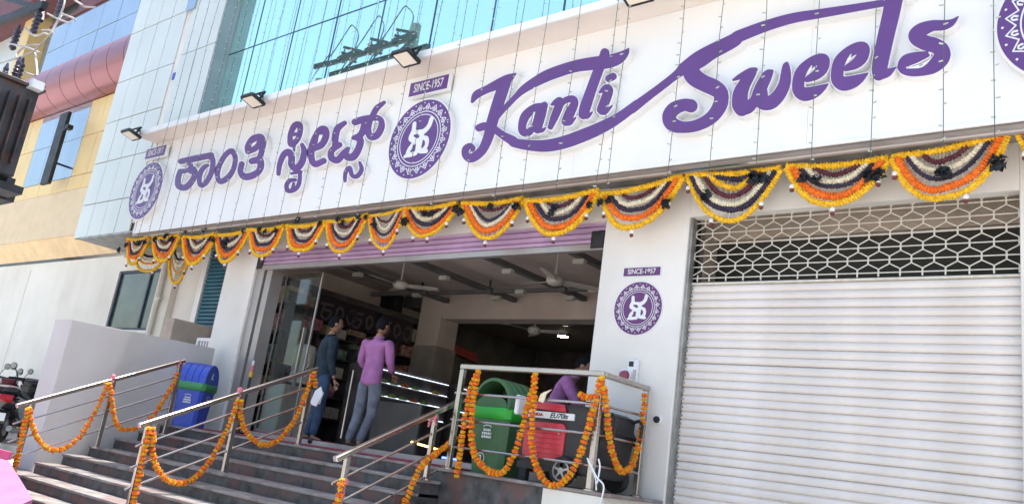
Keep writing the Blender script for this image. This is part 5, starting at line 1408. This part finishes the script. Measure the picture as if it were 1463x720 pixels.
# white cable tied to the corner post, running down
mb = MB()
pts = [Vector(p) for p in smooth_path([tuple(PY(x, y, 6.07)) for x, y in [(839,654),(846,668),(853,682),(862,692),(861,706),(855,725)]], 5)]
mb.tube(pts, .007, 6)
pts = [Vector(p) for p in smooth_path([tuple(PY(x, y, 6.08)) for x, y in [(853,690),(856,675),(857,664),(855,655)]], 5)]
mb.tube(pts, .007, 6)
pts = [Vector(p) for p in smooth_path([tuple(PY(x, y, 6.075)) for x, y in [(840,658),(850,680),(852,700)]], 5)]
mb.tube(pts, .006, 6)
tag(mb.build('white_cable', M['label'], None, smooth=True), 'white cable tied at the guard rail corner and hanging down its front', 'cable')
q = PY(775, 567, 6.10)
mb = MB(); mb.add([(q.x-.045, 6.10, q.z-.04), (q.x+.02, 6.09, q.z-.05), (q.x+.035, 6.10, q.z+.03), (q.x+.09, 6.10, q.z+.075), (q.x+.0, 6.105, q.z+.045), (q.x-.03, 6.10, q.z+.02),
      (q.x-.045, 6.11, q.z-.04), (q.x+.02, 6.105, q.z-.05), (q.x+.035, 6.112, q.z+.03), (q.x+.09, 6.11, q.z+.075), (q.x+.0, 6.12, q.z+.045), (q.x-.03, 6.115, q.z+.02)],
      [(0,1,2,4,5), (2,3,4), (6,11,10,8,7), (8,10,9), (0,5,11,6), (1,0,6,7), (2,1,7,8), (3,2,8,9), (4,3,9,10), (5,4,10,11)])
tag(mb.build('cloth_scrap', M['cream_flower']), 'small cream cloth scrap knotted on the upper guard rail bar', 'cloth')
q = PY(742, 578, 6.25)
tag(MB().box(q.x-.02, q.x+.03, 6.2, 6.32, q.z-.09, q.z+.09).build('white_holder', M['label'], None, bevel=.01), 'small white plastic holder between the green bin and the generator', 'holder')

# ================================================================== PEOPLE
def hand_chains(base, d, side, r=.011):
    """palm + five curled fingers; base = wrist, d = pointing direction, side = thumb side"""
    base = Vector(base); d = Vector(d).normalized(); s = Vector(side).normalized(); n = d.cross(s).normalized()
    ch = [[tuple(base)+(.024,), tuple(base+d*.05)+(.030, .018), tuple(base+d*.09)+(.033, .015)]]
    for i, (o_, L) in enumerate(((.027, .068), (.009, .078), (-.009, .072), (-.026, .056))):
        p0 = base+d*.085+s*o_; p1 = p0+d*L*.45; p2 = p1+(d*.75+n*.5)*L*.3; p3 = p2+(d*.35+n*.9)*L*.25
        ch.append([tuple(p)+(q,) for p, q in ((p0, .0095), (p1, .009), (p2, .008), (p3, .007))])
    p0 = base+d*.03+s*.022; p1 = p0+(s*.8+d*.6)*.035; p2 = p1+(d*.9+s*.3)*.032
    ch.append([tuple(p)+(q,) for p, q in ((p0, .013), (p1, .011), (p2, .009))])
    return ch
def head(parent, c, yaw, hair_m, tilt=0):
    """skull with face, ears, then hair cap. yaw: facing direction (0 = +Y)"""
    bm = bmesh.new(); bmesh.ops.create_icosphere(bm, subdivisions=4, radius=1)
    for v in bm.verts:
        x, y, z = v.co
        w_ = .078*(1-.22*max(0, -z)**1.4); X, Y, Z = x*w_, y*(.098 if y < 0 else .092)*(1-.12*max(0, -z)), z*.118
        if y > .3 and abs(x) < .9:
            g_ = lambda u, v_, a, b_: math.exp(-((x-u)/a)**2-((z-v_)/b_)**2)
            Y += .020*g_(0, -.12, .13, .20)-.009*(g_(.36, .10, .17, .12)+g_(-.36, .10, .17, .12))+.007*g_(0, -.45, .25, .07)-.004*g_(0, -.50, .25, .03)+.008*g_(0, -.75, .3, .15)+.004*g_(0, .25, .6, .10)
        v.co = (X, Y, Z)
    me = bpy.data.meshes.new('head'); bm.to_mesh(me); bm.free()
    me.polygons.foreach_set('use_smooth', [True]*len(me.polygons))
    me.materials.append(M['skin'])
    R_ = Matrix.Translation(c) @ Matrix.Rotation(yaw, 4, 'Z') @ Matrix.Rotation(tilt, 4, 'X')
    me.transform(R_); h = obj('head', me, parent)
    mb = MB()
    for s in (-1, 1):
        mb.lathe([(.0, -.012), (.022, -.008), (.028, 0), (.018, .008), (.0, .01)], (s*.078, -.01, -.012), 'x', 12)
    mb.v = [tuple(R_ @ Vector(v)) for v in mb.v]; mb.build('ears', M['skin'], h, smooth=True)
    mb = MB()
    for s in (-1, 1): mb.lathe([(.0, .076), (.009, .078), (.010, .082), (.0, .0845)], (s*.030, 0, .010), 'y', 10)
    mb.v = [tuple(R_ @ Vector(v)) for v in mb.v]; mb.build('eyes', M['black'], h, smooth=True)
    bm = bmesh.new(); bmesh.ops.create_icosphere(bm, subdivisions=4, radius=1); rr = random.Random(5)
    dead = []
    for v in bm.verts:
        x, y, z = v.co
        if (y > .25 and z < .52) or z < (-.42 if y > -.3 else -.62) or (y > -.1 and z < -.05 and abs(x) < .96 and y > 0): dead.append(v)
        k = 1+rr.uniform(-.03, .03)
        v.co = (x*.082*k, y*.103*k-.003, z*.122*k+.004)
    bmesh.ops.delete(bm, geom=dead, context='VERTS')
    me = bpy.data.meshes.new('hair'); bm.to_mesh(me); bm.free(); me.polygons.foreach_set('use_smooth', [True]*len(me.polygons)); me.materials.append(hair_m)
    me.transform(R_); obj('hair', me, h)
    return h
def person(label, loc, yaw, shirt, trouser, pose, shirt_open=False):
    """pose: dict of joints in the person's own frame (x right, y forward, z up)"""
    t = thing('person', label, 'person', loc)
    L_ = Matrix.Translation(loc) @ Matrix.Rotation(yaw, 4, 'Z')
    W = lambda p: tuple(L_ @ Vector(p))
    J = {k: W(v) for k, v in pose.items() if isinstance(v, tuple) and k != 'headc'}
    D_ = L_.to_3x3()
    pel, ch, nk = J['pelvis'], J['chest'], J['neck']
    mid = tuple((Vector(pel)+Vector(ch))/2)
    body = [[pel+(.08,), mid+(.08,), ch+(.085,), nk+(.052,), J['headbase']+(.05,)]]
    n0 = 5; idx = 5
    for s in 'lr':
        body.append([2, J['sh'+s]+(.045,), J['el'+s]+(.036,), J['wr'+s]+(.025,)]); idx += 3
    for s in 'lr':
        body.append([0, J['hip'+s]+(.065,), J['kn'+s]+(.048,), J['an'+s]+(.035,), J['toe'+s]+(.032,)]); idx += 4
    for s, sd in (('l', 1), ('r', -1)):
        d = (Vector(J['wr'+s])-Vector(J['el'+s])).normalized(); side = D_ @ Vector((sd*.9, .5, 0))
        body += hand_chains(J['wr'+s], d, side)
    b_ = skinned('body', body, M['skin'], t, 2)
    # shirt
    lerp = lambda a, b2, k: tuple(Vector(a)*(1-k)+Vector(b2)*k)
    sh = [[lerp(pel, ch, -.34)+(.165, .125), lerp(pel, ch, -.05)+(.165, .125), lerp(pel, ch, .25)+(.155, .118), lerp(pel, ch, .5)+(.142, .105), ch+(.155, .11), lerp(ch, nk, .55)+(.11, .08), lerp(ch, nk, .95)+(.066,)]]
    for s in 'lr':
        e = pose.get('sleeve', 1.0)
        if e >= 1: sh.append([4, J['sh'+s]+(.075,), lerp(J['sh'+s], J['el'+s], .5)+(.062,), J['el'+s]+(.054,), lerp(J['el'+s], J['wr'+s], .85)+(.042,)])
        else: sh.append([4, J['sh'+s]+(.075,), lerp(J['sh'+s], J['el'+s], .5)+(.064,), lerp(J['sh'+s], J['el'+s], .85)+(.06,)])
    skinned('shirt', sh, shirt, t, 3, .007)
    tr_ = [[lerp(pel, ch, .12)+(.135, .105), pel+(.145, .115)]]
    for s in 'lr': tr_.append([1, J['hip'+s]+(.098,), lerp(J['hip'+s], J['kn'+s], .5)+(.083,), J['kn'+s]+(.066,), lerp(J['kn'+s], J['an'+s], .5)+(.060,), lerp(J['kn'+s], J['an'+s], .97)+(.052,)])
    skinned('trousers', tr_, trouser, t, 3, .006)
    c_ = Vector(nk); skinned('collar', [[tuple(c_+D_ @ Vector((.062*math.cos(a), .055*math.sin(a)-.005, .012*math.sin(a)-.012)))+(.014,) for a in [2*PI*i/10 for i in range(11)]]], shirt, t, 1)
    for s in 'lr':
        a, c = Vector(J['an'+s]), Vector(J['toe'+s]); dn = Vector((0, 0, 1)); f = (c-a); f.z = 0; f.normalize()
        skinned('shoe', [[tuple(a-f*.05-dn*.045)+(.042,), tuple(a+f*.05-dn*.045)+(.046,), tuple(a+f*.16-dn*.055)+(.040, .03), tuple(a+f*.20-dn*.06)+(.03, .022)]], M['black'], t, 1)
    fwd_ = D_ @ Vector((0, .025, 0)); hb = Vector(J['headbase'])
    head(t, hb+fwd_+Vector((0, 0, .09)) if 'headc' not in pose else Vector(W(pose['headc'])), yaw, M['hair'], pose.get('tilt', 0))
    return t
stand = dict(pelvis=(0,0,.93), chest=(0,.0,1.28), neck=(0,.01,1.48), headbase=(0,.02,1.54),
    shl=(.19,0,1.40), ell=(.25,.02,1.13), wrl=(.18,.20,1.02), shr=(-.19,0,1.40), elr=(-.25,.02,1.13), wrr=(-.18,.20,1.02),
    hipl=(.09,0,.88), knl=(.10,.02,.48), anl=(.10,-.01,.09), toel=(.12,.12,.04), hipr=(-.09,0,.88), knr=(-.10,.02,.48), anr=(-.12,-.04,.09), toer=(-.14,.10,.04))
p1 = dict(stand); p1.update(hipl=(.09,0,.88), knl=(.06,.06,.49), anl=(.02,-.06,.09), toel=(.02,.08,.04), hipr=(-.09,0,.88), knr=(-.13,.02,.47), anr=(-.16,-.05,.09), toer=(-.18,.09,.04), sleeve=1.0)
q = PZ(512, 636, FZ); 
person('person seen from behind in a pink long sleeved shirt and grey jeans at the counter', (-8.23, 7.30, LZ+.02), math.radians(8), M['pinkshirt'], M['jeans'], p1)
p2 = dict(stand); p2.update(ell=(.24,.0,1.12), wrl=(.25,.10,.87), wrr=(-.22,.16,.84), elr=(-.25,-.02,1.12), sleeve=1.0)
pp = person('person in a navy shirt and dark jeans holding white papers by the doorway', (-9.12, 7.22, LZ+.02), math.radians(-25), M['navy'], M['bluejean'], p2)
q = PY(459, 566, 7.05)
mb = MB(); mb.prism([(q.x-.12, q.z-.11), (q.x+.02, q.z-.14), (q.x+.11, q.z+.02), (q.x+.04, q.z+.12), (q.x-.06, q.z+.06)], 'y', 6.98, 6.99)
mb.prism([(q.x-.09, q.z-.13), (q.x+.06, q.z-.10), (q.x+.09, q.z+.05), (q.x-.02, q.z+.09)], 'y', 7.0, 7.008)
tag(mb.build('papers', M['paper']), 'crumpled white papers held by the person in navy', 'papers')
p3 = dict(stand); p3.update(pelvis=(0,-.12,.66), chest=(0,.0,.96), neck=(0,.10,1.10), headbase=(0,.14,1.14), shl=(.18,.04,1.03), ell=(.24,.18,.80), wrl=(.16,.36,.66), shr=(-.18,.04,1.03), elr=(-.24,.18,.80), wrr=(-.16,.36,.66),
    hipl=(.09,-.12,.62), knl=(.13,.16,.42), anl=(.12,-.12,.09), toel=(.13,.02,.04), hipr=(-.09,-.12,.62), knr=(-.13,.16,.42), anr=(-.12,-.12,.09), toer=(-.13,.02,.04), tilt=-.5, sleeve=1.0, headc=(0,.20,1.23))
person('person in a pink shirt bending forward behind the red generator', (-5.38, 7.58, LZ+.05), math.radians(-62), M['pinkshirt'], M['jeans'], p3)

# ================================================================== SCOOTERS
def scooter(label, loc, rz, paint, proto={}):
    t = thing('scooter', label, 'scooter', loc, rz, 'scooters parked on the forecourt', local=True)
    b = lambda: MB()
    for y, nm in ((.62, 'f'), (-.62, 'r')):
        ty = b().lathe([(.15, -.035), (.20, -.05), (.235, -.03), (.24, 0), (.235, .03), (.20, .05), (.15, .035)], (0, y, .24), 'x', 24).build('wheel', M['rubber'], t, smooth=True)
        b().lathe([(.03, -.06), (.15, -.03), (.15, .03), (.03, .06)], (0, y, .24), 'x', 20).build('rim', M['galv'], ty)
    # front apron and fender
    b().prism([(.42, .38), (.36, .42), (.30, .78), (.28, .95), (.34, .97), (.44, .82), (.52, .5)], 'x', -.17, .17).build('front_apron', paint, t, bevel=.03)
    b().prism([(.40, .40), (.46, .50), (.60, .53), (.78, .47), (.86, .36), (.80, .36), (.70, .46), (.55, .47), (.46, .40)], 'x', -.07, .07).build('front_fender', paint, t, bevel=.02)
    b().prism([(-.15, .26), (.36, .26), (.36, .33), (-.15, .33)], 'x', -.15, .15).build('floor_board', M['black'], t, bevel=.01)
    # body and seat
    b().prism([(-.05, .30), (-.10, .60), (-.2, .68), (-.75, .74), (-.86, .70), (-.72, .48), (-.5, .36)], 'x', -.16, .16).build('rear_body', paint, t, bevel=.04)
    b().prism([(-.02, .66), (-.04, .76), (-.30, .78), (-.42, .83), (-.76, .84), (-.80, .76), (-.5, .70)], 'x', -.14, .14).build('seat', M['black'], t, bevel=.03)
    b().prism([(-.84, .62), (-.90, .66), (-.88, .74), (-.80, .74)], 'x', -.09, .09).build('tail_light', mat('tail_red', (.45,.01,.02), .2, coat=.5), t, bevel=.01)
    b().prism([(-.74, .42), (-.92, .30), (-.94, .34), (-.78, .5)], 'x', -.08, .08).build('rear_mudguard', M['black'], t)
    b().box(-.08, .08, -.965, -.955, .34, .46).build('number_plate', M['label'], t)
    # grab rail, handlebar, mirrors
    mb = b(); mb.tube([(-.12, -.6, .80), (-.14, -.86, .86), (0, -.92, .87), (.14, -.86, .86), (.12, -.6, .80)], .012, 8); mb.build('grab_rail', M['steel'], t, smooth=True)
    b().prism([(.24, .93), (.20, 1.00), (.26, 1.06), (.38, 1.03), (.42, .94)], 'x', -.13, .13).build('headset', paint, t, bevel=.025)
    b().lathe([(.0, .43), (.06, .425), (.075, .40), (.075, .36)], (0, 0, .98), 'y', 18).build('headlight', M['lens'], t, smooth=True)
    mb = b(); mb.tube([(-.34, .16, 1.02), (-.2, .24, 1.03), (.2, .24, 1.03), (.34, .16, 1.02)], .015, 8); mb.build('handlebar', M['black'], t, smooth=True)
    for s in (-1, 1):
        mb = b(); mb.tube([(s*.22, .24, 1.03), (s*.27, .25, 1.14), (s*.31, .23, 1.20)], .006, 6); mi = mb.build('mirror', M['blk_metal'], t)
        b().lathe([(.0, .235), (.05, .232), (.055, .222), (.045, .205), (.0, .20)], (s*.33, 0, 1.22), 'y', 16).build('mirror_head', M['black'], mi, smooth=True)
        b().lathe([(.0, .1985), (.046, .1995)], (s*.33, 0, 1.22), 'y', 16).build('mirror_glass', M['galv'], mi)
    mb = b(); mb.tube([(.11, -.1, .2), (.12, -.5, .2), (.13, -.8, .24)], [.03, .045, .045], 10); mb.build('exhaust', M['galv'], t, smooth=True)
    b().bar((-.08, -.05, .25), (-.24, -.12, .0), .02, .02).build('side_stand', M['blk_metal'], t)
    return t
sred = mat('scooter_maroon', (.16,.012,.025), .25, .2, coat=.6); sblk = mat('scooter_black', (.02,.022,.028), .25, .2, coat=.6); sgry = mat('scooter_grey', (.16,.17,.17), .35, .3, coat=.3); swht=mat('scooter_white', (.6,.6,.62), .3, coat=.5)
GZ = .646
s0 = scooter('dark maroon scooter with white striped front, second from the parapet wall', (-17.4, 6.4, GZ), math.radians(52), sred)
s1 = scooter('black scooter parked closest to the white parapet wall', (-15.75, 6.1, GZ), math.radians(46), sblk)
s2 = scooter('grey scooter at the left picture edge, nearest the camera', (-16.5, 5.66, GZ), math.radians(58), sgry)
s4 = scooter('dark scooter with red tail light tucked against the parapet wall end', (-14.95, 5.85, GZ), math.radians(54), sblk)
s5 = scooter('maroon scooter at the very back of the parked row', (-19.6, 7.05, GZ), math.radians(40), sred)
s3 = scooter('white scooter furthest back beside the pale wall', (-18.3, 6.55, GZ), math.radians(44), swht)

# bits that make it lived-in
def cyl_tag(*a): pass
# yellow light switch wires: conduits along the soffit edge with pale knots
for i, (px, py) in enumerate([(648, 276), (1027, 232)]):
    q = PY(px, py, 6.68); mb = MB(); bow(mb, q, .05, 90+i)
    tag(mb.build('cloth_knot', M['cream_flower']), ['pale cloth knot on the soffit pipe right of the middle emblem', 'pale cloth knot on the soffit pipe above the navy rimmed swag'][i], 'cloth')
mb = MB(); q = PY(1020, 240, 6.66)
for k in range(6): mb.tube([(q.x-.45+k*.0, 6.64+k*.008, 4.40-k*.012), (q.x-.2, 6.64, 4.385-k*.01), (q.x+.35, 6.65+k*.006, 4.41-k*.012)], .006, 5)
tag(mb.build('cable_bundle', M['wire']), 'loose bundle of thin wires under the soffit above the right pillar', 'cable')
